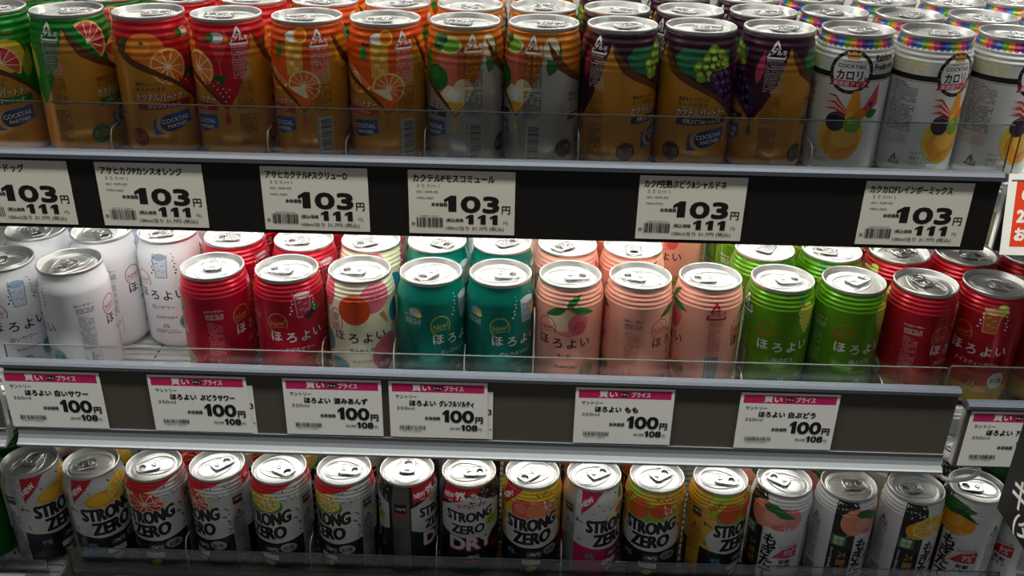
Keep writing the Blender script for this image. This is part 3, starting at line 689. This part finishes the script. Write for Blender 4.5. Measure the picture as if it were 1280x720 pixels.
def struct(name, me, loc=None):
    o = link(name, me, None, loc); o['kind'] = 'structure'; return o
B = MB(); B.box(-1500, 1500, YBACK, YBACK + 30, -1500, 300, BACKM); struct('wall_back', B.mesh('wall_back'), W(0, 0, 0))
B = MB(); B.box(-3000, 3000, -3000, 1600, -1530, -1500, mat('floor_vinyl', (70, 68, 64), 0, .4)); struct('floor', B.mesh('floor'), W(0, 0, 0))

def shelf(x0, x1, z, label, thick=22, group='shelf boards', front=-8, slat=None):
    t = empty('shelf', W((x0 + x1) / 2, 785, z), label, 'shelf', group); ox, oy = (x0 + x1) / 2, 785
    b = MB(); b.box(x0 - ox, x1 - ox, front, YBACK - 2 - oy, -thick, -3.2, STEEL, 1.2); link('deck', b.mesh('deck'), t)
    b = MB(); y = -6; i = 0
    while y < 440:                             # slatted liner: long bars with punched rows between
        b.box(x0 - ox + 1, x1 - ox - 1, y, y + 8.2, -3.2, 0, slat or MATW, .8); y += 10.4
    b.box(x0 - ox + 2, x1 - ox - 2, -5, 440, -3.2, -2.4, HOLE)
    x = x0 - ox + 20
    while x < x1 - ox - 20:
        yy = -6
        while yy < 430: b.box(x, x + 2.2, yy + 2.4, yy + 6.4, -.4, .06, HOLE); yy += 10.4
        x += 46
    link('liner', b.mesh('liner'), t); return t
shelf(-482, 408, ZT, 'top shelf in view, under the gold and rainbow cans')
shelf(-482, 410, ZM, 'middle shelf in view, under the pastel sour cans')
shelf(-490, 400, ZB, 'bottom shelf in view, under the black lettered strong cans', slat=mat('grey_plastic_mat', (92, 90, 86), 0, .5))
shelf(412, 760, ZT, 'top shelf of the neighbouring bay at the right, behind the red sign')
shelf(414, 760, ZM, 'middle shelf of the neighbouring bay at the right, behind the white cord')
shelf(404, 760, ZB, 'bottom shelf of the neighbouring bay at the right, behind the black board')
shelf(-900, -486, ZM, 'middle shelf of the neighbouring bay at the left edge')
shelf(-900, -494, ZB, 'bottom shelf of the neighbouring bay at the left edge')
shelf(-900, -486, ZT, 'top shelf of the neighbouring bay at the left edge')
shelf(-482, 408, ZT + 262, 'shelf above the gold cans, out of the top of the photo', front=-29)  # unseen; front edge brought forward to shade the gold cans
# the lamps that light each level hang under the shelf above
def shelf_lamp(x0, x1, y, z, strength, label):
    ox = (x0 + x1) / 2
    t = empty('shelf_lamp', W(ox, y, z), label, 'lamp', 'tube lamps under the shelves')
    b = MB(); b.box(x0 - ox, x1 - ox, -14, 14, -9, 0, STEEL, 2); link('housing', b.mesh('housing'), t)
    g = bpy.data.materials.get('lamp_%g' % strength) or mat('lamp_%g' % strength, (255, 253, 247), 0, .5, emit=strength)
    b = MB(); b.box(x0 - ox + 6, x1 - ox - 6, -11, 11, -15, -9.2, g, 2); link('diffuser', b.mesh('diffuser'), t)
shelf_lamp(-450, 310, 985, ZT + 262 - 22.5, LAMP_T, 'white tube lamp under the shelf above the gold cans')
shelf_lamp(-452, 400, 990, ZT - 22, LAMP_M, 'white tube lamp under the top shelf, lighting the pastel cans')
shelf_lamp(545, 740, 965, ZM - 22, LAMP_B * .8, 'white tube lamp of the right bay, above the orange fruit can')
shelf_lamp(-462, 360, 965, ZM - 22, LAMP_B, 'white tube lamp under the middle shelf, lighting the strong cans')

def led_strip(x0, x1, y, z, strength, label):  # unseen emitters, added so the can fronts brighten towards the top
    ox = (x0 + x1) / 2
    t = empty('led_strip', W(ox, y, z), label, 'lamp', 'LED strips behind the price rails')
    g = mat('led_%g' % strength, (255, 252, 244), 0, .5, emit=strength)
    b = MB(); b.box(x0 - ox, x1 - ox, -6, 6, -3, 0, STEEL); link('housing', b.mesh('housing'), t)
    b = MB(); b.box(x0 - ox + 4, x1 - ox - 4, -4.5, 4.5, -5, -3.05, g); link('diffuser', b.mesh('diffuser'), t)
led_strip(-470, 396, 784, ZT + 262 - 22, FILL_LED[0], 'thin LED strip behind the rail of the shelf above the gold cans')
led_strip(-470, 396, 784, ZT - 22, FILL_LED[1], 'thin LED strip behind the black price rail, lighting the pastel cans')
led_strip(-470, 390, 784, ZM - 22, FILL_LED[2], 'thin LED strip behind the grey price rail, lighting the strong cans')
def rail(x0, x1, z0, z1, zl, strip, label, lip=False, z_deck=0):
    """price rail: coloured strip, clear top lip reaching back to the deck, aluminium foot"""
    ox = (x0 + x1) / 2; t = empty('price_rail', W(ox, YF, z0), label, 'price rail', 'price rails on the shelf edges')
    H = z1 - z0
    b = MB(); b.box(x0 - ox, x1 - ox, 0, 3, 0, H, strip); link('strip', b.mesh('strip'), t)
    b = MB(); b.prism([(-2.4, H - 2.2), (3, H - 2.2), (10.5, H - 5), (10.5, H + 1.5), (6, H + 4.2), (-.5, H + 3.6), (-2.6, H + 1.4)], x0 - ox - 1, x1 - ox + 1, LIPM); link('top_lip', b.mesh('top_lip'), t)
    b = MB(); b.box(x0 - ox, x1 - ox, 3.1, 9, 0, H - 7, STEEL); link('channel', b.mesh('channel'), t)
    if lip:
        P = [(-1.5, 0), (-1.0, -4), (-1.6, -8), (-3.6, -11.5), (-7, -14.4), (-9, -15.2), (-9, -17.4), (-7.4, -18), (-2, -16.6), (3, -16), (8, -16), (9, -16), (9, 0)]
        b = MB(); b.prism(P, x0 - ox, x1 - ox, ALIP); link('bottom_lip', b.mesh('bottom_lip'), t)
    return t
rail(-490, 399, -345, -279, 0, STRIP_T, 'black price rail along the top shelf edge')
rail(-479, 412, -558, -488.6, 0, STRIP_M, 'grey price rail with aluminium foot along the middle shelf edge', True).rotation_euler = (0, .0052, 0)
rail(-900, -497, -345, -279, 0, STRIP_T, 'black price rail of the neighbouring left bay, top shelf')
rail(-490, 405, -104, -40, 0, STRIP_T, 'black price rail of the shelf above, out of the top of the photo').location.y -= .02  # unseen rail, set forward to keep ceiling light off the cans
rail(407, 760, -345, -281, 0, STRIP_T, 'black price rail behind the red sign')
rail(424, 760, -575, -505, 0, STRIP_M, 'price rail of the right bay, beside the white cord')
rail(-900, -491, -558.5, -496, 0, STRIP_M, 'grey price rail of the neighbouring left bay, middle shelf', True)
rail(-470, 520, -815, -760, 0, STRIP_M, 'price rail along the bottom shelf edge')
rail(-900, -517, -812, -757, 0, STRIP_M, 'price rail at the lower left corner, left of the lemon can')

def fence(x0, x1, z0, z1, y, label):
    ox = (x0 + x1) / 2; t = empty('shelf_fence', W(ox, y, z0), label, 'shelf fence', 'clear plastic shelf fences')
    b = MB(); b.box(x0 - ox, x1 - ox, -.8, .8, 0, z1 - z0, FENCE); link('panel', b.mesh('panel'), t)
    b = MB(); b.tube([(x0 - ox, 0, 0), (x0 - ox, 0, z1 - z0 - 2), (x0 - ox + 1, 0, z1 - z0), (x1 - ox - 1, 0, z1 - z0), (x1 - ox, 0, z1 - z0 - 2), (x1 - ox, 0, 0)], .62, EDGE, 6); link('rim', b.mesh('rim'), t)
fence(-478, 404, -279, -237, 777, 'clear acrylic fence along the front of the top shelf')
fence(411, 760, -279, -237, 777, 'clear acrylic fence of the right bay, top shelf')
fence(-479.5, 402, -494, -471, 777, 'clear acrylic fence in front of the pastel cans')
fence(405, 760, -508, -470, 779, 'clear acrylic fence in front of the iced tea cans at the right')
fence(-476, 520, -770, -730.5, 790, 'clear acrylic fence along the bottom shelf front')
fence(-900, -503, -770, -752, 792, 'low clear fence at the lower left corner of the photo')

def bracket(x0, x1, z0, z1, label):
    ox = (x0 + x1) / 2; t = empty('shelf_bracket', W(ox, 790, z0), label, 'bracket', 'cream shelf brackets between the bays')
    b = MB(); w = (x1 - x0) / 2; H = z1 - z0
    b.prism([(0, 0), (YBACK - 792, -30), (YBACK - 792, H), (6, H), (0, H - 7)], -w, w, CREAMP); link('plate', b.mesh('plate'), t)
    b = MB(); b.box(-w * .5, w * .5, -2.4, -.05, H * .4, H * .62, HOLE); b.box(-w * .7, w * .7, -3.4, -.05, H - 12, H - 8, CREAMP); link('catch', b.mesh('catch'), t)
bracket(412, 424, -350, -306, 'cream shelf bracket in the gap left of the red sign')
bracket(412.5, 423, -596, -546, 'cream shelf bracket in the gap left of the iced tea price card')
bracket(-490.5, -482.5, -596, -546, 'cream shelf bracket at the left end of the middle rail')
# ------------------------------------------------------------------ price cards
def flat_card(name, D, w, h, paper, thick=.5):
    b = MB(); b.box(0, w, 0, thick, 0, h, paper)
    for q, layer, mt in D.t:
        ar = (q[1][0] - q[0][0]) * (q[2][1] - q[0][1]) - (q[2][0] - q[0][0]) * (q[1][1] - q[0][1])
        p = q if ar > 0 else q[::-1]
        b.add([(u, -.006 * min(layer, 60) - .01, v) for u, v in p], [(0, 1, 2)], mt)
    return b.mesh(name)
def card_top(title, x, code='M03-060'):
    D = Draw(len(title) * 7)
    D.text(title, 4, 47.6, 7.6, INKB, 'L', .035, sx=.82, width=None if len(title) < 11 else 69); D.text('３５０ｍｌ', 7, 42.3, 3.7, INKB, 'L', width=20)
    D.text('001 009-05', 7, 37.2, 2.9, INKB, 'L', width=18); D.text(code, 7, 31.6, 2.9, INKB, 'L', width=14)
    D.text('本体価格', 19, 25.4, 3.9, INKB, 'L', .04, width=14); D.one(30, 20.6, 14.8, 10.5, INKB); D.text('03', 44, 20.9, 19.6, INKB, 'L', .05, width=33); D.text('円', 79, 20.2, 8.4, INKB, 'L', .02)
    D.text('(税込価格', 31.5, 11.6, 3.6, INKB, 'L', .03, width=15); D.one(48.5, 9.6, 8.8, 6.6, INKB); D.one(58.8, 9.6, 8.8, 6.6, INKB); D.one(69, 9.6, 8.8, 6.6, INKB); D.text('円)', 80.5, 10.2, 3.4, INKB, 'L')
    D.text('100ml当り 31.7円 (税込)', 31, 4.2, 4.1, INKB, 'L', .01, width=50)
    D.bars(6.5, 6, 29, 15, INKB, True, 26); D.para(9, 15.4, 27, 17, INKB, 1.4, 1.1); D.arc(3.6, 9, 1.5, 1.5, .5, INKB); D.line([(2.8, 9), (4.4, 9)], .6, INKB)
    return flat_card('price_card', D, 90, 57.5, PAPER)
for title, x, what, code in (('ソルティードッグ', -470.5, 'below the leftmost green grapefruit cans', 'M03-060'), ('アサヒカクPカシスオレンジ', -357.3, 'below the red cans', 'M03-060'), ('アサヒカクテルPスクリューD', -218.4, 'below the orange cans', 'M03-060'),
                       ('カクテルPモスコミュール', -94.5, 'below the lime and copper mug cans', 'M03-060'), ('カクP完熟ぶどう&シャルドネ', 99.4, 'below the purple grape cans', 'M04-M03'), ('カクカロFレインボーミックス', 287.8, 'below the white rainbow cans', 'M03-060')):
    o = link('price_card', card_top(title, x, code), None, W(x, YF - .7, -341.6)); tag(o, 'beige 103 yen price card on the black rail, ' + what, 'price card', 'beige 103 yen price cards')
def card_mid(name):
    D = Draw(len(name))
    D.rect(3, 51.5, 89.5, 60.6, CMAG); D.text('買い', 22, 53.4, 7.6, PAPER2, 'L', .03, width=17); D.ell(46, 56, 5, 2.6, INKB); D.text('ドキッ', 46, 54.9, 2.8, PAPER2, bold=.02); D.text('プライス', 52, 53.6, 6.6, PAPER2, 'L', .02, width=18)
    D.text('サントリー', 6, 44.4, 4.8, INKB, 'L', .02, width=20); D.text('ほろよい', 19, 36.6, 7, INKB, 'L', .05, width=25); D.text(name, 47, 36.6, 7, INKB, 'L', .05, width=min(33, 6.4 * len(name)))
    D.text('350ml', 7, 31.6, 5, INKB, 'L', 0, width=16.5); D.one(50, 18.4, 13.8, 6.4, INKB); D.text('00', 57.2, 18.6, 18.4, INKB, 'L', .042, width=23); D.text('円', 81, 18.4, 8.2, INKB, 'L', .045); D.text('本体価格', 33, 20.8, 4.2, INKB, 'L', .04, width=15)
    D.one(67.6, 9, 6.8, 3.6, INKB); D.text('08', 71.8, 9.2, 9, INKB, 'L', .045, width=11.6); D.text('(税込価格', 57, 10.4, 2.5, INKB, 'L', .02, width=10); D.text('円)', 84, 9.8, 3, INKB, 'L', .02)
    D.bars(9, 9, 34, 13.6, INKB, True, 32); D.text('4 901777 258700', 10, 6.6, 2, INKB, 'L', width=20)
    return flat_card('price_card', D, 92.5, 63, PAPER2)
for name, x, z, what in (('白いサワー', -482, -555.2, 'below the white cans at the left end'), ('ぶどうサワー', -344.6, -555.6, 'below the red berry cans'), ('涼みあんず', -218, -555.6, 'below the cream apricot can'), ('グレフルソルティ', -118.6, -555.6, 'below the teal cans'),
                   ('もも', 56.4, -557.2, 'below the pink peach cans'), ('白ぶどう', 210.4, -558.2, 'below the green muscat cans'), ('アイスティーサワー', 427.6, -572.4, 'partly behind the black board')):
    o = link('price_card', card_mid(name), None, W(x, YF - 1.4, z)); tag(o, 'white 100 yen price card with magenta band, ' + what, 'price card', 'white 100 yen price cards')
for x, what in ((-339.5, 'the berry sour card'), (-113.4, 'the teal can card')):
    D = Draw(3); D.text('3', 89.6, 28, 9, INKB, 'C', .03); D.text('円', 90.6, 10, 3, INKB, 'C')
    o = link('price_card', flat_card('price_card', D, 92.5, 54, PAPER2), None, W(x, YF - .7, -556.6)); tag(o, 'older white card peeking out at the right behind ' + what, 'price card')

# red sale sign, black board, white cord
RS = mat('sign_red', (214, 60, 26), 0, .45); SW = mat('sign_white', (226, 224, 216), 0, .45); BB = mat('board_black', (14, 13, 13), 0, .5)
D = Draw(4); D.rect(7, 7, 93, 62, RS)
D.text('のお酒', 12, 46, 15, SW, 'L', .03); D.text('20歳以上', 10, 28, 14, SW, 'L', .05, sx=.9); D.text('お酒コーナー', 10, 13, 12, SW, 'L', .05, sx=.8)
o = link('sale_sign', flat_card('sale_sign', D, 100, 68, SW, .8), None, W(403.6, 746, -340)); o.rotation_euler = (math.radians(-15.5), 0, 0)
tag(o, 'red sign with white border and white lettering at the right edge', 'sign')
D = Draw(5); D.text('キ', 15, 25, 32, SW, 'L', .015); D.text('(ダ', 30, 5, 24, SW, 'L', .015)
me = flat_card('black_board', D, 110, 190, BB, 2.0)
t = empty('hanging_board', W(455, 726, -592), 'black board with white lettering standing out at the lower right edge', 'sign')
o = link('panel', me, t); o.rotation_euler = (0, 0, math.radians(-90))
b = MB(); b.box(2.2, 30, -38, -1, 84, 96, STEEL); link('clip', b.mesh('clip'), t)
b = MB(); pts = []
for i in range(17):
    a = math.pi * i / 16; pts.append((434 - 19 * math.cos(a) - 434, 774 - 774 + 4 * math.sin(a), -581 + 581 - 17 * math.sin(a) ** .8 - 1))
b.tube(pts, 2.1, mat('white_cable', (240, 238, 226), 0, .4), 8)
o = link('cable', b.mesh('cable', True), None, W(434, 768, -579)); tag(o, 'white cable loop hanging below the rails above the orange can', 'cable')

# thin wire dividers between the can columns
WIRE = mat('white_wire', (206, 208, 204), .3, .3)
def divider(x, y, z, h, what):
    b = MB(); b.tube([(0, -4, 0), (0, -6, h * .3), (0, -5.4, h * .75), (0, -2, h * .96), (0, 3, h), (0, 14, h)], .7, WIRE, 6)
    o = link('wire_divider', b.mesh('wire_divider', True), None, W(x, y, z)); tag(o, 'thin bent wire divider standing between ' + what, 'divider', 'wire dividers between can columns')
for x, h, what in ((-348, 30, 'the green and the red gold cans'), (-215, 31, 'the red and the orange gold cans'), (-82, 33, 'the orange and the lime mug cans'), (48, 34, 'the lime mug and the grape cans'), (245, 30, 'the grape and the rainbow cans'), (-149, 24, 'the two orange cans')):
    divider(x, 790, ZT, h, what)
for x, h, what in ((-183, 54, 'the red berry and the apricot can'), (-115.5, 54, 'the apricot and the teal can'), (16, 92, 'the teal and the peach cans'), (-49, 50, 'the two teal cans'), (214, 34, 'the peach and the muscat cans'), (348, 30, 'the muscat and the red tea cans')):
    divider(x, 788, ZM, h, what)
for x, h, what in ((-353, 44, 'the second lemon and the grapefruit cans'), (-81, 44, 'the two black dry cans'), (54, 44, 'the plum and the white peach can'), (-218, 44, 'the citrus cans')):
    divider(x, 808, ZB, h, what)

# ------------------------------------------------------------------ the cans
PROTO = {}; QUEUE = []
def can(*a): QUEUE.append(list(a))
def place(key, x, y, z, rot, tabang, label, group):
    if key not in PROTO:
        t = bpy.data.objects.new('drink_can', None); COL.objects.link(t); t.empty_display_size = .02
        b = link('body', KINDS[key], t); l = link('lid', LID, t); k = link('tab', TAB, l); PROTO[key] = (t, b, l, k); cp = PROTO[key]
    else:
        t0, b0, l0, k0 = PROTO[key]
        t = t0.copy(); b = b0.copy(); l = l0.copy(); k = k0.copy()
        for o in (t, b, l, k): COL.objects.link(o)
        b.parent = t; l.parent = t; k.parent = l
    t.location = W(x, y, z); b.rotation_euler = (0, 0, math.radians(rot)); l.rotation_euler = (0, 0, math.radians(tabang))
    t['label'] = label; t['category'] = 'can'; t['group'] = group
    return t
GT, GM, GB = 'cans on the top shelf', 'cans on the middle shelf', 'cans on the bottom shelf'
TOP = [('salty', -450.5, 826, -14, 20, 'green and gold grapefruit can cut off by the left edge'), ('salty', -384.1, 825, 234, 10, 'green and gold grapefruit can turned to its ingredient print'),
       ('cassis', -315.4, 824.3, -5, 15, 'red and gold can showing a whole orange and its half'), ('cassis', -249.6, 823, -78, 180, 'red and gold can turned to its cocktail glass and red drop'),
       ('screw', -181.6, 821.5, 102, 185, 'orange can with barcode, left of the two at the front'), ('screw', -116, 819.7, 115, 190, 'orange can with barcode, right of the two at the front'),
       ('mule', -49, 817.5, 100, 170, 'silver and amber lime can next to the orange can'), ('mule', 15.7, 817, 74, 0, 'silver and amber lime can next to the purple can'),
       ('grape', 81.2, 817, 233, 30, 'purple and gold grape can turned to its ingredient print, beside the lime can'), ('grape', 146.3, 817.8, 8, 0, 'purple and gold can showing its green and dark grapes in full'),
       ('grape', 211.4, 819.4, 270, 30, 'purple and gold grape can beside the white rainbow can'), ('rainbow', 277.5, 821, 2, 20, 'white rainbow can facing front with round black badge and fruit glass'),
       ('rainbow', 341.7, 819, 44, -10, 'white rainbow can with its round badge turned to the right'), ('rainbow', 406.4, 819, 48, -20, 'rightmost white rainbow can, above the end of the black rail')]
NICK = {}
for i, (k, x, y, r, tb, lb) in enumerate(TOP): can(k, x, y, ZT, r + math.degrees(math.atan2(-x, y)), tb, lb, GT)
BN = ['leftmost green grapefruit can', 'second green grapefruit can', 'left red and gold can', 'right red and gold can', 'left orange can', 'right orange can', 'left lime can', 'right lime can', 'left purple grape can', 'middle purple grape can', 'right purple grape can', 'left white rainbow can', 'middle white rainbow can', 'right white rainbow can']
rnd = random.Random(7)
T2 = [('salty', -432, 892), ('salty', -365.6, 890.4), ('cassis', -308.9, 894.2), ('cassis', -246, 893.4), ('screw', -181.4, 891), ('screw', -115.5, 887), ('mule', -49.8, 884.5), ('mule', 15.1, 883.5), ('grape', 80.7, 883.3), ('grape', 145.3, 883.2), ('grape', 210.4, 885), ('rainbow', 276, 890), ('rainbow', 341, 887.5), ('rainbow', 406, 885.7)]
for i, (k, x, y) in enumerate(T2): can(k, x, y, ZT, rnd.uniform(0, 360), rnd.uniform(0, 360), 'can in the second row, directly behind the ' + BN[i], GT)
for i in range(14):
    k = T2[i][0]; x = (-436, -370, -304, -238, -176, -112, -48, 18, 82, 146, 211, 335, 400, 466)[i]; y = 953 + (8 if i > 12 else 0) + rnd.uniform(-1, 1)
    bh = ('leftmost green grapefruit can', 'second green grapefruit can', 'left red and gold can', 'right red and gold can', 'left orange can', 'right orange can', 'left lime can', 'right lime can', 'left purple grape can', 'middle purple grape can', 'right purple grape can')
    can(k, x, y, ZT, rnd.uniform(0, 360), rnd.uniform(0, 360), ('can in the third row, two places behind the ' + bh[i]) if i < 11 else ('white rainbow can in the third row, ' + ('left of its row', 'middle of its row', 'right of its row')[i - 11]), GT)
can('rainbow', 476, 892, ZT, 200, 60, 'white rainbow can at the right photo edge in the second row', GT)
can('rainbow', 268, 957, ZT, -10, 60, 'white rainbow can in the third row with its lettering showing past the grape cans', GT)

MID = [('white', -487.6, 817.6, 8, 200, 'white smooth can at the left edge showing its glass and lettering'), ('white', -421.9, 816.1, 90, 255, 'white smooth can in front turned to its blue ingredient print'),
       ('berry', -286.9, 814.5, 74, 100, 'red berry can turned to its ingredient print, left of the two'), ('berry', -216.8, 813.9, 10, 180, 'red berry can showing its glass and gold ring'),
       ('apricot', -148.8, 815.7, -4, 180, 'cream can with orange apricot and pink fans, front row'), ('teal', -81.8, 815.1, 48, 235, 'teal smooth can in front, left of the two'), ('teal', -16.6, 815.7, 34, -5, 'teal smooth can in front, right of the two'),
       ('peach', 48.6, 815.6, -3, 0, 'pink can showing its whole peach and leaves'), ('peach', 114.2, 816.3, 78, 170, 'pink can turned to its pink ingredient print, middle of three'), ('peach', 180, 818.3, -80, 185, 'pink can with red recycling mark and barcode'),
       ('muscat', 247.7, 818.7, 202, 5, 'green can with barcode and gold grapes, left of the front two'), ('muscat', 314.4, 818.5, 36, 35, 'green can with ingredient print, right of the front two'),
       ('tea', 381.5, 818, 80, 110, 'red iced tea can turned to its ingredient print'), ('tea', 447.5, 819.5, 2, -25, 'red iced tea can showing its tumbler and lemon slice'), ('tea', 514, 820, 12, 0, 'red iced tea can cut off by the right edge')]
for k, x, y, r, tb, lb in MID: can(k, x, y, ZM, r + math.degrees(math.atan2(-x, y)), tb, lb, GM)
M2 = [('white', -487.1, 889.4, 110, -60, 'white can behind, leftmost in the second row'), ('white', -420.4, 887.8, 77, -50, 'white can behind, with its red ring and blue print showing'), ('white', -354.5, 891, -28, 205, 'white can in the second row beside the gap, showing its tumbler'),
      ('berry', -285.3, 884.3, 40, 190, 'red berry can behind the left front berry can'), ('berry', -214.5, 880, 30, 195, 'red berry can behind the right front berry can'), ('apricot', -147.8, 882, -30, 215, 'cream can behind the front apricot can'), ('teal', -81.5, 884, 40, -30, 'teal can behind the left front teal can'),
      ('peach', 46.8, 884, -30, 220, 'pink can behind the whole peach can'), ('peach', 113, 883, 30, 270, 'pink can behind the middle front pink can'),
      ('muscat', 245.1, 884.8, 40, 60, 'green can behind the barcode green can'), ('muscat', 312, 885, 150, 170, 'green can behind the ingredient print green can'), ('tea', 379.5, 886, 120, 20, 'red tea can behind, left in the second row'), ('tea', 445.5, 885.7, 60, -10, 'red tea can behind, middle in the second row'), ('tea', 511.5, 886.5, 170, 10, 'red tea can behind, right in the second row with white recycling mark'),
      ('teal', -15, 884, 240, 30, 'teal can behind with its black recycling mark showing')]
for k, x, y, r, tb, lb in M2: can(k, x, y, ZM, r + math.degrees(math.atan2(-x, y)), tb, lb, GM)
for k, x, y, lb in (('white', -420, 955, 'white can in the third row at the left'), ('white', -353, 958, 'white can in the third row behind the tumbler white can'), ('berry', -286, 951, 'red berry can in the third row at left'), ('berry', -219, 948, 'red berry can in the third row at right'), ('apricot', -148, 950, 'cream can in the third row'), ('teal', -82, 951, 'teal can in the third row'),
                    ('peach', 46, 951, 'pink can in the third row at left'), ('peach', 112, 950, 'pink can in the third row in the middle'), ('peach', 178, 1010, 'pink can standing far back beyond the empty place'), ('muscat', 245, 952, 'green can in the third row, seen through the empty place'), ('muscat', 245, 1019, 'green can in the fourth row, seen through the empty place'), ('tea', 380, 953, 'red tea can in the third row'), ('muscat', 312, 952, 'green can in the third row at right')):
    can(k, x, y, ZM, rnd.uniform(0, 360), rnd.uniform(0, 360), lb, GM)

BOT = [('lemon', -521, 836, 36, 80, 'silver lemon can with red corner flash at the left edge'), ('lemon', -454.6, 836.4, 12, 205, 'silver lemon can with red corner flash, second from the left'), ('pinkgf', -386.4, 835.9, -31, 205, 'silver can with a full pink grapefruit slice'), ('pinkgf', -319.1, 838.5, -62, 45, 'silver pink grapefruit can turned to its metal side panel'),
       ('lime', -251.7, 836.8, -41, -30, 'silver can with a green and yellow citrus half'), ('lime', -181.9, 837.3, -48, -5, 'silver green citrus can beside the black can'), ('dry', -114.3, 839.7, 72, 90, 'black can turned to its bare metal panel'), ('dry', -47.7, 839.9, 5, 0, 'black can with red flash and white mountain facing front'),
       ('ume', 20.6, 840.1, 0, 225, 'yellow can with red plums facing front'), ('whitepeach', 86.8, 839.9, 42, 30, 'silver can with magenta corner flash and cut peach'), ('mango', 154.3, 839.5, -4, 35, 'yellow can with two mangoes facing front'), ('mango', 222.4, 838, 52, -12, 'yellow mango can turned to its plain panel'),
       ('mogi_peach', 290.4, 837.4, -2, 145, 'white brush lettered can with a pink peach facing front'), ('mogi_peach', 358.4, 834, 54, 5, 'white brush lettered peach can turned to its black stripe'), ('mogi_lemon', 429.5, 832, 58, 190, 'white brush lettered can with lemon slice and black stripe'), ('mogi_orange', 496, 836, -16, 175, 'white brush lettered can with an orange fruit and green leaf')]
for k, x, y, r, tb, lb in BOT: can(k, x, y, ZB, r + math.degrees(math.atan2(-x, y)), tb, lb, GB)
can('mogi_lemon', 562, 838, ZB, -90, 20, 'white can at the right edge below the black board', GB)
can('plain_green', -588, 838, ZB, 0, 20, 'dark green can at the lower left edge', GB)
SB = ['first lemon can', 'second lemon can', 'full grapefruit slice can', 'second grapefruit can', 'citrus half can', 'second green citrus can', 'bare metal panel black can', 'mountain black can', 'plum can', 'cut peach can', 'two mangoes can', 'second mango can', 'brush lettered peach can', 'second brush lettered peach can', 'brush lettered lemon can', 'orange fruit can']
for i, (k, x, y, r, tb, lb) in enumerate(BOT):
    k2 = {14: 'mogi_lemon', 15: 'mogi_orange', 11: None}.get(i, k)
    if k2: can(k2, x * 1.003, y + 67.5, ZB, rnd.uniform(0, 360), rnd.uniform(0, 360), 'can in the second bottom row behind the ' + SB[i], GB)
can('plain_green', -590, 905.5, ZB, 0, 50, 'green can with bead rings behind, at the left edge under the rail', GB)
can('plain_green', 566, 906, ZB, 60, 50, 'green can behind, under the right price card', GB)

for _ in range(60):                            # no two cans closer than their own width
    for i, a in enumerate(QUEUE):
        for b in QUEUE[i + 1:]:
            if a[3] != b[3]: continue
            dx, dy = b[1] - a[1], b[2] - a[2]; d = math.hypot(dx, dy)
            if d < 65.15:
                k = (65.2 - d) / d; wa = .25 if a[2] < 850 <= b[2] else .75 if b[2] < 850 <= a[2] else .5
                a[1] -= dx * k * wa; a[2] -= dy * k * wa; b[1] += dx * k * (1 - wa); b[2] += dy * k * (1 - wa)
for q in QUEUE: place(*q)
